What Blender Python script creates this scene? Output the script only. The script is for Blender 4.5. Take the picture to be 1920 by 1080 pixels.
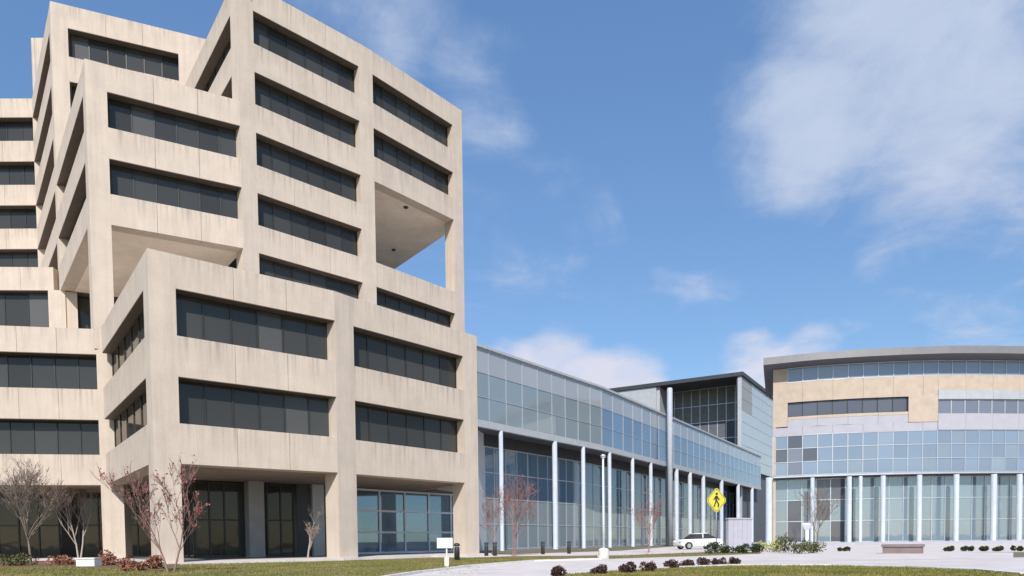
import bpy, bmesh, math, random
from mathutils import Vector, Matrix
random.seed(7)
for o in list(bpy.data.objects): bpy.data.objects.remove(o)
sc = bpy.context.scene
col = sc.collection

# ------------------------------------------------------------------ camera
F, PITCH, ROLL, CY, EYE = 1250.0, math.radians(2.1178), math.radians(-0.6703), 1059.44, 0.95
cp, sp, cr, sr = math.cos(PITCH), math.sin(PITCH), math.cos(ROLL), math.sin(ROLL)
FWD = Vector((0, cp, -sp)); UP = Vector((0, sp, cp)); RT = Vector((1, 0, 0))
RGT = RT * cr + UP * sr
UPC = UP * cr - RT * sr
cam = bpy.data.cameras.new('camera'); camo = bpy.data.objects.new('camera', cam); col.objects.link(camo)
M4 = Matrix((RGT, UPC, -FWD)).transposed().to_4x4(); M4.translation = Vector((0, 0, EYE)); camo.matrix_world = M4
cam.sensor_width = 36; cam.lens = F / 1920 * 36; cam.shift_y = (CY - 540) / 1920
cam.clip_start = 0.1; cam.clip_end = 6000
sc.camera = camo

# ------------------------------------------------------------------ sun, sky, exposure
SUN = Vector((-0.03, -0.745, 0.665)).normalized()
SUN_EL = math.asin(SUN.z); SUN_ROT = math.atan2(SUN.x, SUN.y)
sl = bpy.data.lights.new('sun', 'SUN'); sl.energy = 4.15; sl.angle = math.radians(0.5); sl.color = (1.0, 0.945, 0.88)
so = bpy.data.objects.new('sun', sl); col.objects.link(so)
so.rotation_euler = (-SUN).to_track_quat('-Z', 'Y').to_euler(); so.location = (0, -20, 60)
w = bpy.data.worlds.new('World'); sc.world = w; w.use_nodes = True
nt = w.node_tree; N = nt.nodes; L = nt.links
for n in list(N): N.remove(n)
wout = N.new('ShaderNodeOutputWorld'); bg = N.new('ShaderNodeBackground'); bg.inputs['Strength'].default_value = 0.146
L.new(bg.outputs[0], wout.inputs[0])
sky = N.new('ShaderNodeTexSky'); sky.sky_type = 'NISHITA'; sky.sun_disc = False
sky.sun_elevation = SUN_EL; sky.sun_rotation = SUN_ROT; sky.altitude = 200
sky.air_density = 1.0; sky.dust_density = 0.25; sky.ozone_density = 2.2
def wmath(op, a, b=None, clamp=False):
    n = N.new('ShaderNodeMath'); n.operation = op; n.use_clamp = clamp
    for i, x in enumerate((a, b)):
        if x is None: continue
        if isinstance(x, (int, float)): n.inputs[i].default_value = x
        else: L.new(x, n.inputs[i])
    return n.outputs[0]
def pixdir(px, py):
    return (FWD * F + RGT * (px - 960) - UPC * (py - CY)).normalized()
tc = N.new('ShaderNodeTexCoord'); DIR = tc.outputs['Generated']
sep = N.new('ShaderNodeSeparateXYZ'); L.new(DIR, sep.inputs[0])
zz = wmath('ADD', wmath('MAXIMUM', sep.outputs[2], 0.0), 0.22)
cmb = N.new('ShaderNodeCombineXYZ')
L.new(wmath('DIVIDE', sep.outputs[0], zz), cmb.inputs[0]); L.new(wmath('DIVIDE', sep.outputs[1], zz), cmb.inputs[1])
def wnoise(scale, detail, rough, dist=0.0, off=(0, 0, 0)):
    mp = N.new('ShaderNodeMapping'); L.new(cmb.outputs[0], mp.inputs[0]); mp.inputs['Location'].default_value = off
    n = N.new('ShaderNodeTexNoise'); n.inputs['Scale'].default_value = scale; n.inputs['Detail'].default_value = detail
    n.inputs['Roughness'].default_value = rough; n.inputs['Distortion'].default_value = dist
    L.new(mp.outputs[0], n.inputs['Vector']); return n.outputs['Fac']
n1 = wnoise(2.0, 9, 0.6, 0.6, (3.1, 1.7, 0.4))
n2 = wnoise(6.0, 7, 0.62, 0.4, (0.6, 5.2, 2.0))
base = wmath('ADD', wmath('MULTIPLY', wmath('SUBTRACT', n1, 0.5), 1.2), wmath('ADD', wmath('MULTIPLY', wmath('SUBTRACT', n2, 0.5), 0.55), 0.5))
def blob(px, py, deg, amp):
    d = pixdir(px, py)
    v = N.new('ShaderNodeVectorMath'); v.operation = 'DOT_PRODUCT'; L.new(DIR, v.inputs[0]); v.inputs[1].default_value = d
    m = N.new('ShaderNodeMapRange'); m.interpolation_type = 'SMOOTHSTEP'
    m.inputs['From Min'].default_value = math.cos(math.radians(deg)); m.inputs['From Max'].default_value = 1.0
    m.inputs['To Min'].default_value = 0; m.inputs['To Max'].default_value = amp
    L.new(v.outputs['Value'], m.inputs['Value']); return m.outputs[0]
cov = None
for b in ((1830, 20, 17, 0.30), (1700, 190, 11, 0.25), (1440, 265, 6, 0.18), (1900, 300, 7, 0.08), (1520, 30, 12, 0.12), (800, 60, 9, 0.24), (640, -60, 9, 0.16), (930, 160, 5, 0.18),
          (330, 40, 6, 0.1), (1050, 700, 5.0, 0.5), (955, 672, 2.6, 0.26), (1180, 725, 4.6, 0.46), (1410, 695, 3.6, 0.5), (1520, 655, 2.6, 0.24), (1645, 495, 2.0, 0.12), (1800, 650, 5, 0.08)):
    o = blob(*b); cov = o if cov is None else wmath('ADD', cov, o)
# the same cloudy weather round the rest of the sky, in drifting groups
far = N.new('ShaderNodeMapRange'); L.new(wnoise(0.55, 2, 0.5, 0, (9.0, 2.0, 5.0)), far.inputs['Value'])
far.inputs['From Min'].default_value = 0.5; far.inputs['From Max'].default_value = 0.75; far.inputs['To Max'].default_value = 0.2
inview = N.new('ShaderNodeMapRange'); L.new(sep.outputs[1], inview.inputs['Value'])
inview.inputs['From Min'].default_value = 0.0; inview.inputs['From Max'].default_value = 0.4
inview.inputs['To Min'].default_value = 1.0; inview.inputs['To Max'].default_value = 0.0
cov = wmath('ADD', cov, wmath('MULTIPLY', far.outputs[0], inview.outputs[0]))
dens = N.new('ShaderNodeMapRange'); dens.interpolation_type = 'SMOOTHSTEP'
L.new(wmath('ADD', base, cov), dens.inputs['Value'])
dens.inputs['From Min'].default_value = 0.52; dens.inputs['From Max'].default_value = 1.12; dens.inputs['To Max'].default_value = 0.9
hs = N.new('ShaderNodeHueSaturation'); hs.inputs['Saturation'].default_value = 1.1; hs.inputs['Value'].default_value = 1.0
L.new(sky.outputs[0], hs.inputs['Color'])
mix = N.new('ShaderNodeMix'); mix.data_type = 'RGBA'; L.new(dens.outputs[0], mix.inputs['Factor'])
cc = N.new('ShaderNodeMix'); cc.data_type = 'RGBA'; L.new(n2, cc.inputs['Factor'])
cc.inputs['A'].default_value = (2.7, 3.2, 4.3, 1); cc.inputs['B'].default_value = (3.5, 3.95, 4.75, 1)
gr = N.new('ShaderNodeMapRange'); L.new(sep.outputs[2], gr.inputs['Value'])
gr.inputs['From Min'].default_value = 0.2; gr.inputs['From Max'].default_value = 0.62; gr.inputs['To Min'].default_value = 0.76; gr.inputs['To Max'].default_value = 1.15
gm = N.new('ShaderNodeMix'); gm.data_type = 'RGBA'; gm.blend_type = 'MULTIPLY'; gm.inputs['Factor'].default_value = 1; L.new(hs.outputs[0], gm.inputs['A']); L.new(gr.outputs[0], gm.inputs['B'])
c3 = N.new('ShaderNodeMix'); c3.data_type = 'RGBA'; cl = N.new('ShaderNodeMapRange'); L.new(sep.outputs[2], cl.inputs['Value'])
cl.inputs['From Min'].default_value = 0.25; cl.inputs['From Max'].default_value = 0.45; L.new(cl.outputs[0], c3.inputs['Factor'])
c3.inputs['A'].default_value = (4.25, 4.2, 4.75, 1); L.new(cc.outputs['Result'], c3.inputs['B'])
L.new(gm.outputs['Result'], mix.inputs['A']); L.new(c3.outputs['Result'], mix.inputs['B'])
L.new(mix.outputs['Result'], bg.inputs['Color'])
sc.view_settings.view_transform = 'Standard'; sc.view_settings.look = 'None'
sc.view_settings.exposure = 0.3; sc.view_settings.gamma = 1; sc.view_settings.use_curve_mapping = False
sc.render.engine = 'CYCLES'
sc.cycles.max_bounces = 8; sc.cycles.transparent_max_bounces = 16; sc.cycles.caustics_reflective = False; sc.cycles.caustics_refractive = False

# ------------------------------------------------------------------ helpers
def atz(px, py, z):
    d = FWD * F + RGT * (px - 960) - UPC * (py - CY); t = (z - EYE) / d.z
    return Vector((d.x * t, d.y * t, z))
def aty(px, py, y):
    d = FWD * F + RGT * (px - 960) - UPC * (py - CY); t = y / d.y
    return Vector((d.x * t, y, EYE + d.z * t))
def V2(x, y): return Vector((x, y))
def tag(o, label=None, cat=None, group=None, kind=None):
    if label: o['label'] = label
    if cat: o['category'] = cat
    if group: o['group'] = group
    if kind: o['kind'] = kind
    return o
def empty(name, loc, label=None, cat=None, group=None, rz=0.0):
    o = bpy.data.objects.new(name, None); col.objects.link(o); o.location = loc; o.rotation_euler = (0, 0, rz); o.empty_display_size = 0.3
    return tag(o, label, cat, group)
def org(parent):
    v = Vector((0, 0, 0))
    while parent is not None: v = v + parent.location; parent = parent.parent
    return v
def link(name, me, parent=None):
    o = bpy.data.objects.new(name, me); col.objects.link(o); o.parent = parent; return o
def meshobj(name, verts, faces, m, parent=None, smooth=False, local=False):
    off = Vector((0, 0, 0)) if local else org(parent)
    me = bpy.data.meshes.new(name); me.from_pydata([tuple(Vector(v) - off) for v in verts], [], faces); me.materials.append(m)
    if smooth:
        for p in me.polygons: p.use_smooth = True
    me.update(); return link(name, me, parent)
class MB:
    def __init__(s): s.v = []; s.f = []
    def add(s, v, f):
        k = len(s.v); s.v += [tuple(x) for x in v]; s.f += [tuple(i + k for i in q) for q in f]
    def prism(s, poly, z0, z1):
        a = sum(poly[i][0] * poly[(i + 1) % len(poly)][1] - poly[(i + 1) % len(poly)][0] * poly[i][1] for i in range(len(poly)))
        if a < 0: poly = list(poly)[::-1]
        n = len(poly)
        v = [(p[0], p[1], z0) for p in poly] + [(p[0], p[1], z1) for p in poly]
        f = [tuple(range(n))[::-1], tuple(range(n, 2 * n))] + [(i, (i + 1) % n, n + (i + 1) % n, n + i) for i in range(n)]
        s.add(v, f)
    def bar(s, A, B, n, d0, d1, z0, z1):
        s.prism([A + n * d0, B + n * d0, B + n * d1, A + n * d1], z0, z1)
    def box(s, c, size):
        x, y, z = c; a, b, h = size[0] / 2, size[1] / 2, size[2] / 2
        s.prism([(x - a, y - b), (x + a, y - b), (x + a, y + b), (x - a, y + b)], z - h, z + h)
    def tube(s, pts, rad, n=6, cap=True):
        k = len(s.v); prev = None
        for i, p in enumerate(pts):
            p = Vector(p); q = Vector(pts[min(i + 1, len(pts) - 1)]) - Vector(pts[max(i - 1, 0)])
            q.normalize(); a = q.cross(Vector((0, 0, 1)) if abs(q.z) < 0.9 else Vector((1, 0, 0))).normalized(); b = q.cross(a)
            r = rad[i] if isinstance(rad, (list, tuple)) else rad
            for j in range(n):
                t = 2 * math.pi * j / n; s.v.append(tuple(p + a * (r * math.cos(t)) + b * (r * math.sin(t))))
        for i in range(len(pts) - 1):
            for j in range(n):
                s.f.append((k + i * n + j, k + i * n + (j + 1) % n, k + (i + 1) * n + (j + 1) % n, k + (i + 1) * n + j))
        if cap:
            s.f.append(tuple(k + j for j in range(n))[::-1]); e = k + (len(pts) - 1) * n; s.f.append(tuple(e + j for j in range(n)))
    def lathe(s, c, prof, n=14):
        k = len(s.v); c = Vector(c)
        for r, z in prof:
            for j in range(n):
                t = 2 * math.pi * j / n; s.v.append((c.x + r * math.cos(t), c.y + r * math.sin(t), c.z + z))
        for i in range(len(prof) - 1):
            for j in range(n):
                s.f.append((k + i * n + j, k + i * n + (j + 1) % n, k + (i + 1) * n + (j + 1) % n, k + (i + 1) * n + j))
        s.f.append(tuple(k + j for j in range(n))[::-1]); e = k + (len(prof) - 1) * n; s.f.append(tuple(e + j for j in range(n)))
    def obj(s, name, m, parent=None, smooth=False, local=False): return meshobj(name, s.v, s.f, m, parent, smooth, local)
def norm2(A, B):
    u = (B - A).normalized(); return Vector((-u.y, u.x))
UNIT = {}
def piece(name, m, A, B, n, d0, d1, z0, z1, parent):
    """one box-shaped piece on the shared unit cube, from A to B in plan, between depths d0 and d1 behind that line"""
    me = UNIT.get((name, m.name))
    if me is None:
        b = MB(); b.box((0, 0, 0), (1, 1, 1)); me = bpy.data.meshes.new(name); me.from_pydata(b.v, [], b.f); me.materials.append(m); UNIT[(name, m.name)] = me
    o = link(name, me, parent); u = B - A; c = (A + B) / 2 + n * ((d0 + d1) / 2)
    o.location = Vector((c.x, c.y, (z0 + z1) / 2)) - org(parent)
    o.rotation_euler = (0, 0, math.atan2(u.y, u.x)); o.scale = (u.length, abs(d1 - d0), z1 - z0)
    return o

# ------------------------------------------------------------------ materials
def mat(name, c, rough=0.8, metal=0.0, var=0.12, scale=1.5, bump=0.0, bscale=40.0, spec=0.5, streak=0.0, c2=None, fine=0.0, sill=0.0, joints=None):
    m = bpy.data.materials.new(name); m.use_nodes = True; t = m.node_tree; n = t.nodes; l = t.links; b = n['Principled BSDF']
    b.inputs['Roughness'].default_value = rough; b.inputs['Metallic'].default_value = metal
    b.inputs['Specular IOR Level'].default_value = spec
    g = n.new('ShaderNodeNewGeometry'); pos = g.outputs['Position']
    no = n.new('ShaderNodeTexNoise'); no.inputs['Scale'].default_value = scale; no.inputs['Detail'].default_value = 5; no.inputs['Roughness'].default_value = 0.62
    l.new(pos, no.inputs['Vector']); fac = no.outputs['Fac']
    mr = n.new('ShaderNodeMapRange'); l.new(fac, mr.inputs[0]); mr.inputs[1].default_value = 0.3; mr.inputs[2].default_value = 0.7
    mx = n.new('ShaderNodeMix'); mx.data_type = 'RGBA'; l.new(mr.outputs[0], mx.inputs['Factor'])
    ca = c2 if c2 else tuple(x * (1 - var) for x in c); cb = c if c2 else tuple(min(1, x * (1 + var)) for x in c)
    mx.inputs['A'].default_value = (*ca, 1); mx.inputs['B'].default_value = (*cb, 1); out = mx.outputs['Result']
    def mul(out, fac, lo, f0, f1):
        r = n.new('ShaderNodeMapRange'); l.new(fac, r.inputs[0]); r.inputs[1].default_value = f0; r.inputs[2].default_value = f1
        r.inputs[3].default_value = lo; r.inputs[4].default_value = 1.0
        q = n.new('ShaderNodeMix'); q.data_type = 'RGBA'; q.blend_type = 'MULTIPLY'; q.inputs['Factor'].default_value = 1
        l.new(out, q.inputs['A']); l.new(r.outputs[0], q.inputs['B']); return q.outputs['Result']
    if streak:
        mp = n.new('ShaderNodeMapping'); mp.inputs['Scale'].default_value = (2.2, 2.2, 0.12); l.new(pos, mp.inputs[0])
        s2 = n.new('ShaderNodeTexNoise'); s2.inputs['Scale'].default_value = 1.3; s2.inputs['Detail'].default_value = 6; s2.inputs['Roughness'].default_value = 0.7
        l.new(mp.outputs[0], s2.inputs['Vector']); out = mul(out, s2.outputs['Fac'], 1 - streak, 0.33, 0.55)
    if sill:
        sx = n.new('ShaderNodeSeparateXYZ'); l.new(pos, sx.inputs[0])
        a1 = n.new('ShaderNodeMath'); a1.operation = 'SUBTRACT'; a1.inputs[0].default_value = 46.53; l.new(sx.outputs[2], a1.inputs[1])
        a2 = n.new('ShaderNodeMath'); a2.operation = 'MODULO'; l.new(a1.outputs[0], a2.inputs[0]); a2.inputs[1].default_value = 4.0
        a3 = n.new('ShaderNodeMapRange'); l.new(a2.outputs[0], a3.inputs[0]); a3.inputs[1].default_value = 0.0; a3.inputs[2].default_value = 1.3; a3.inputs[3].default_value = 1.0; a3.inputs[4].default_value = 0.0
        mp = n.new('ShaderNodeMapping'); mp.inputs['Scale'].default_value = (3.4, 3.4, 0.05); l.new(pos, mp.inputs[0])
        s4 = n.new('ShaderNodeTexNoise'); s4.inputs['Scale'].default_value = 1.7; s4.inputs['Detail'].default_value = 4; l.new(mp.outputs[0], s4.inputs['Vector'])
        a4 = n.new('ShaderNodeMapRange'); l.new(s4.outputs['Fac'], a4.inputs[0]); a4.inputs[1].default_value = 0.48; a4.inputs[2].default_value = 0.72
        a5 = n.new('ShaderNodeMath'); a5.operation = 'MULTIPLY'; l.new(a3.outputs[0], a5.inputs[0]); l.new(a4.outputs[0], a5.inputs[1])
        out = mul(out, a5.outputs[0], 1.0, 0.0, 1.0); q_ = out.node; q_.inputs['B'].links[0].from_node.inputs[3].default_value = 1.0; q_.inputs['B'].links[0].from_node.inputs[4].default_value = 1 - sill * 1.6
    if fine:
        s3 = n.new('ShaderNodeTexNoise'); s3.inputs['Scale'].default_value = bscale; s3.inputs['Detail'].default_value = 3; l.new(pos, s3.inputs['Vector'])
        out = mul(out, s3.outputs['Fac'], 1 - fine, 0.35, 0.6)
    if joints:
        mp = n.new('ShaderNodeMapping'); mp.inputs['Rotation'].default_value = (0, 0, joints[1]); l.new(pos, mp.inputs[0])
        bk = n.new('ShaderNodeTexBrick'); l.new(mp.outputs[0], bk.inputs['Vector']); bk.offset = 0; bk.inputs['Scale'].default_value = 1; bk.inputs['Brick Width'].default_value = joints[0]; bk.inputs['Row Height'].default_value = joints[0]; bk.inputs['Mortar Size'].default_value = 0.012
        iv = n.new('ShaderNodeMath'); iv.operation = 'SUBTRACT'; iv.inputs[0].default_value = 1; l.new(bk.outputs['Fac'], iv.inputs[1]); out = mul(out, iv.outputs[0], 0.82, 0.0, 1.0)
        st = n.new('ShaderNodeTexNoise'); st.inputs['Scale'].default_value = 0.9; st.inputs['Detail'].default_value = 7; st.inputs['Roughness'].default_value = 0.7; l.new(pos, st.inputs['Vector']); out = mul(out, st.outputs['Fac'], 0.88, 0.36, 0.55)
    l.new(out, b.inputs['Base Color'])
    if bump:
        nb = n.new('ShaderNodeTexNoise'); nb.inputs['Scale'].default_value = bscale; nb.inputs['Detail'].default_value = 4; l.new(pos, nb.inputs['Vector'])
        bp = n.new('ShaderNodeBump'); bp.inputs['Strength'].default_value = bump; bp.inputs['Distance'].default_value = 0.03; l.new(nb.outputs['Fac'], bp.inputs['Height']); l.new(bp.outputs[0], b.inputs['Normal'])
    return m
def glassmat(name, tint, ior=1.6, add=0.1, rough=0.02, wob=0.006, dark=None, frit=None, gcol=(0.93, 0.96, 1.0)):
    """see-through pane: Fresnel mix of a mirror coat and a tinted clear sheet (or a dark sheet), with the slight waviness of real panes"""
    m = bpy.data.materials.new(name); m.use_nodes = True; t = m.node_tree; n = t.nodes; l = t.links
    for x in list(n): n.remove(x)
    o = n.new('ShaderNodeOutputMaterial'); mx = n.new('ShaderNodeMixShader'); gl = n.new('ShaderNodeBsdfGlossy'); gl.inputs['Roughness'].default_value = rough
    gl.inputs['Color'].default_value = (*gcol, 1)
    fr = n.new('ShaderNodeFresnel'); fr.inputs['IOR'].default_value = ior
    ad = n.new('ShaderNodeMath'); ad.operation = 'ADD'; ad.use_clamp = True; l.new(fr.outputs[0], ad.inputs[0]); ad.inputs[1].default_value = add
    g = n.new('ShaderNodeNewGeometry'); no = n.new('ShaderNodeTexNoise'); no.inputs['Scale'].default_value = 0.7; no.inputs['Detail'].default_value = 2; l.new(g.outputs['Position'], no.inputs['Vector'])
    bp = n.new('ShaderNodeBump'); bp.inputs['Strength'].default_value = 0.6; bp.inputs['Distance'].default_value = wob; l.new(no.outputs['Fac'], bp.inputs['Height']); l.new(bp.outputs[0], gl.inputs['Normal'])
    oi = n.new('ShaderNodeObjectInfo'); vr = n.new('ShaderNodeMapRange'); l.new(oi.outputs['Random'], vr.inputs[0]); vr.inputs[3].default_value = 0.7 if gcol[0] < 0.8 else 0.84; vr.inputs[4].default_value = 1.25 if gcol[0] < 0.8 else 1.0
    tm = n.new('ShaderNodeMix'); tm.data_type = 'RGBA'; tm.blend_type = 'MULTIPLY'; tm.inputs['Factor'].default_value = 1; tm.inputs['A'].default_value = (*tint, 1); l.new(vr.outputs[0], tm.inputs['B'])
    if dark: tr = n.new('ShaderNodeBsdfDiffuse')
    else: tr = n.new('ShaderNodeBsdfTransparent')
    l.new(tm.outputs['Result'], tr.inputs['Color'])
    if frit:
        df = n.new('ShaderNodeBsdfDiffuse'); fm_ = n.new('ShaderNodeMix'); fm_.data_type = 'RGBA'; fm_.blend_type = 'MULTIPLY'; fm_.inputs['Factor'].default_value = 1; fm_.inputs['A'].default_value = (*frit[1], 1); l.new(vr.outputs[0], fm_.inputs['B']); l.new(fm_.outputs['Result'], df.inputs['Color']); m2 = n.new('ShaderNodeMixShader'); m2.inputs[0].default_value = frit[0]
        l.new(tr.outputs[0], m2.inputs[1]); l.new(df.outputs[0], m2.inputs[2]); tr = m2
    l.new(ad.outputs[0], mx.inputs[0]); l.new(tr.outputs[0], mx.inputs[1]); l.new(gl.outputs[0], mx.inputs[2]); l.new(mx.outputs[0], o.inputs[0])
    return m
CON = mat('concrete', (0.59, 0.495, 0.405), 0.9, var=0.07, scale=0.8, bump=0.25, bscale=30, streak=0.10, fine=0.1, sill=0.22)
CONC = mat('concrete_column', (0.59, 0.495, 0.405), 0.9, var=0.07, scale=0.8, bump=0.25, bscale=30, streak=0.12, fine=0.1)
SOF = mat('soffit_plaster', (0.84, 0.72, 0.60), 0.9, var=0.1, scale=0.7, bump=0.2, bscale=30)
ROOF = mat('roof_paving', (0.66, 0.60, 0.53), 0.95, var=0.2, scale=3)
DGL = glassmat('dark_glass', (0.05, 0.05, 0.047), 1.45, 0.01, 0.03, 0.01, dark=True, gcol=(0.72, 0.68, 0.62))
UNG = glassmat('undercroft_glass', (0.55, 0.68, 0.8), 1.33, 0.0, frit=(0.38, (0.26, 0.35, 0.46)))
DGB = glassmat('dark_glass_blind', (0.085, 0.084, 0.08), 1.45, 0.01, 0.05, 0.01, dark=True, gcol=(0.72, 0.68, 0.62))
DFR = mat('bronze_frame', (0.05, 0.047, 0.043), 0.45, 0.4, var=0.1)
HGL = glassmat('hall_glass', (0.70, 0.82, 0.90), 1.5, 0.05, frit=(0.46, (0.46, 0.57, 0.64)))
BGL = glassmat('blue_glass', (0.40, 0.60, 0.85), 1.55, 0.06, frit=(0.48, (0.22, 0.41, 0.62)))
UGL = glassmat('fritted_glass', (0.70, 0.84, 0.86), 1.5, 0.06, frit=(0.46, (0.50, 0.61, 0.66)))
UBL = glassmat('fritted_blue_glass', (0.5, 0.64, 0.8), 1.5, 0.06, frit=(0.48, (0.28, 0.42, 0.62)))
LGL = glassmat('lobby_glass', (0.72, 0.82, 0.88), 1.5, 0.09, frit=(0.45, (0.38, 0.50, 0.58)))
PGL = glassmat('pale_fritted_glass', (0.8, 0.86, 0.88), 1.5, 0.05, frit=(0.62, (0.53, 0.56, 0.58)))
SGL = glassmat('spandrel_glass', (0.23, 0.28, 0.335), 1.5, 0.05, dark=True)
CGL = glassmat('curtain_glass', (0.20, 0.255, 0.325), 1.5, 0.05, dark=True)
WHT = mat('white_paint', (0.74, 0.76, 0.79), 0.5, var=0.04)
ALU = mat('aluminium', (0.55, 0.57, 0.60), 0.42, 0.6, var=0.06)
PAN = mat('metal_panel', (0.45, 0.465, 0.475), 0.5, 0.2, var=0.06, streak=0.08)
DRK = mat('dark_metal_and_shade', (0.055, 0.058, 0.065), 0.5, 0.3, var=0.1)
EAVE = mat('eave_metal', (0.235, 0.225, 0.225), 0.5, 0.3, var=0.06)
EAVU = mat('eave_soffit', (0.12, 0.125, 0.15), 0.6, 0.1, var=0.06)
STO = mat('tan_stone', (0.48, 0.39, 0.305), 0.85, var=0.1, scale=1.2, fine=0.08, bump=0.15)
PST = mat('pale_stone', (0.39, 0.385, 0.42), 0.8, var=0.05, fine=0.05)
INW = mat('interior_wall', (0.60, 0.63, 0.65), 0.9, var=0.05)
INF = mat('interior_floor', (0.22, 0.21, 0.20), 0.4, var=0.1)
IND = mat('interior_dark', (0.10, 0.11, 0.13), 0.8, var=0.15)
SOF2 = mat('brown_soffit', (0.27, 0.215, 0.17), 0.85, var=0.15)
PANL = mat('pale_metal_panel', (0.53, 0.56, 0.575), 0.35, 0.25, var=0.06, streak=0.06)
LAV = mat('lavender_block', (0.40, 0.39, 0.44), 0.85, var=0.06, fine=0.06)
GPAN = mat('grey_panel_and_pier_shade', (0.34, 0.335, 0.33), 0.6, 0.1, var=0.08)
GYL = glassmat('grey_and_reflection_glass', (0.17, 0.18, 0.215), 1.5, 0.04, dark=True)
SMK = glassmat('smoke_and_reflection_glass', (0.105, 0.112, 0.13), 1.45, 0.02, dark=True)  # strip window glass, also for panes that imitate reflections
COLW = mat('column_paint', (0.46, 0.50, 0.55), 0.5, var=0.07, streak=0.12)
HEAD = mat('head_shade_and_seal', (0.125, 0.10, 0.08), 0.6, 0.2, var=0.15)  # brown for shade painted under window heads; joint seals share it
LOUV = mat('screen_panel', (0.17, 0.175, 0.155), 0.7, var=0.15)
PAVE = mat('pavement', (0.66, 0.59, 0.55), 0.9, var=0.09, scale=0.6, fine=0.12, bscale=25, joints=(3.2, 0.25))
ROAD = mat('road_concrete', (0.62, 0.56, 0.53), 0.9, var=0.1, scale=0.5, fine=0.12, bscale=25, joints=(4.0, 0.1))
KERB = mat('kerb_stone', (0.66, 0.63, 0.58), 0.9, var=0.1, scale=2)
LAWN = mat('lawn_soil', (0.15, 0.145, 0.045), 0.95, c2=(0.24, 0.175, 0.075), scale=0.45, fine=0.35, bscale=18, bump=0.4)
GRND = mat('ground_soil', (0.14, 0.13, 0.07), 0.95, c2=(0.2, 0.17, 0.1), scale=0.1, fine=0.3)
MUL = mat('mulch', (0.16, 0.09, 0.055), 0.95, var=0.3, scale=5, bump=0.5)

# ------------------------------------------------------------------ ground
def sheet(name, pts, z, m, sub=0):
    return tag(meshobj(name, [(p[0], p[1], z) for p in pts], [tuple(range(len(pts)))], m), kind='structure')
def gp(px, py): return atz(px, py, 0.0)
b = MB(); R0 = 3000; ring = [(R0 * math.cos(t * math.pi / 24), R0 * math.sin(t * math.pi / 24), -0.012) for t in range(48)]
b.add(ring, [tuple(range(48))]); tag(b.obj('ground', GRND), kind='structure')
# paved forecourt between the buildings (one sheet); path and road 4 mm above, lawns above these
sheet('forecourt', [(-8, 42), (0, 46), (9, 55), (26, 95), (50, 130), (70, 120), (80, 74), (80, 36), (30, 36), (12, 38), (0, 40.5), (-2, 38)], -0.006, PAVE)
def strip(name, edge_a, edge_b, z, m):
    pts = [gp(*p) for p in edge_a] + [gp(*p) for p in edge_b[::-1]]
    return sheet(name, pts, z, m)
# walk and drive, drawn as ground outlines
LOW = [(-1.6, 14.0)]
lawn_left = [gp(0, 1066), gp(330, 1060), gp(640, 1053), gp(893, 1046), gp(1120, 1042), gp(1126, 1049), gp(1000, 1053), gp(880, 1063), gp(790, 1074), Vector((-3.6, 15.5, 0)), Vector((-5.2, 10, 0)), Vector((-30, 10, 0)), Vector((-40, 24, 0))]
lawn_mid = [gp(1142, 1043), gp(1300, 1037), gp(1425, 1036), gp(1425, 1038.5), gp(1300, 1043), gp(1142, 1048)]
lawn_right = [gp(1055, 1079.5), gp(1160, 1072), gp(1260, 1065.5), gp(1380, 1061.5), gp(1560, 1061.5), gp(1700, 1065), gp(1830, 1071), gp(1919, 1079), Vector((13, 13, 0)), Vector((12, 5, 0)), Vector((0.5, 5, 0)), Vector((0.9, 14, 0))]
sheet('road', [gp(1390, 1052), gp(1900, 1045), Vector((60, 38, 0)), Vector((60, 14, 0)), Vector((15, 12, 0)), gp(1919, 1080), gp(1700, 1064), gp(1560, 1060), gp(1380, 1060)], -0.002, ROAD)
sheet('path', [Vector((-6, 4, 0)), Vector((-3.7, 15, 0)), gp(790, 1073), gp(880, 1062), gp(1000, 1052), gp(1130, 1047), gp(1300, 1042), gp(1425, 1038), gp(1560, 1036), gp(1900, 1036), gp(1900, 1046), gp(1390, 1053), gp(1250, 1066), gp(1050, 1081), Vector((0.9, 13.5, 0)), Vector((1, 4, 0))], 0.002, PAVE)
def lawn(name, pts, z=0.03):
    vs = [(p.x, p.y) for p in pts]; bb = MB(); bb.prism(vs, -0.01, z); return tag(bb.obj(name, LAWN), kind='structure'), vs
lawns = [lawn('lawn', lawn_left), lawn('lawn', lawn_mid), lawn('lawn', lawn_right, 0.03)]
def inside(p, poly):
    c = False; j = len(poly) - 1
    for i in range(len(poly)):
        if (poly[i][1] > p[1]) != (poly[j][1] > p[1]) and p[0] < (poly[j][0] - poly[i][0]) * (p[1] - poly[i][1]) / (poly[j][1] - poly[i][1]) + poly[i][0]: c = not c
        j = i
    return c
def grassmat():
    m = bpy.data.materials.new('grass_blade'); m.use_nodes = True; n = m.node_tree.nodes; l = m.node_tree.links; bs = n['Principled BSDF']
    g = n.new('ShaderNodeNewGeometry'); no = n.new('ShaderNodeTexNoise'); no.inputs['Scale'].default_value = 0.5; no.inputs['Detail'].default_value = 4; l.new(g.outputs['Position'], no.inputs['Vector'])
    r = n.new('ShaderNodeValToRGB'); l.new(no.outputs['Fac'], r.inputs[0]); e = r.color_ramp.elements
    e[0].position = 0.36; e[0].color = (0.13, 0.15, 0.03, 1); e[1].position = 0.66; e[1].color = (0.30, 0.22, 0.085, 1); e.new(0.5).color = (0.19, 0.185, 0.045, 1)
    l.new(r.outputs[0], bs.inputs['Base Color']); bs.inputs['Roughness'].default_value = 0.7; bs.inputs['Specular IOR Level'].default_value = 0.2
    return m
GRASS = grassmat()
b = MB(); rg = random.Random(3)
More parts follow.
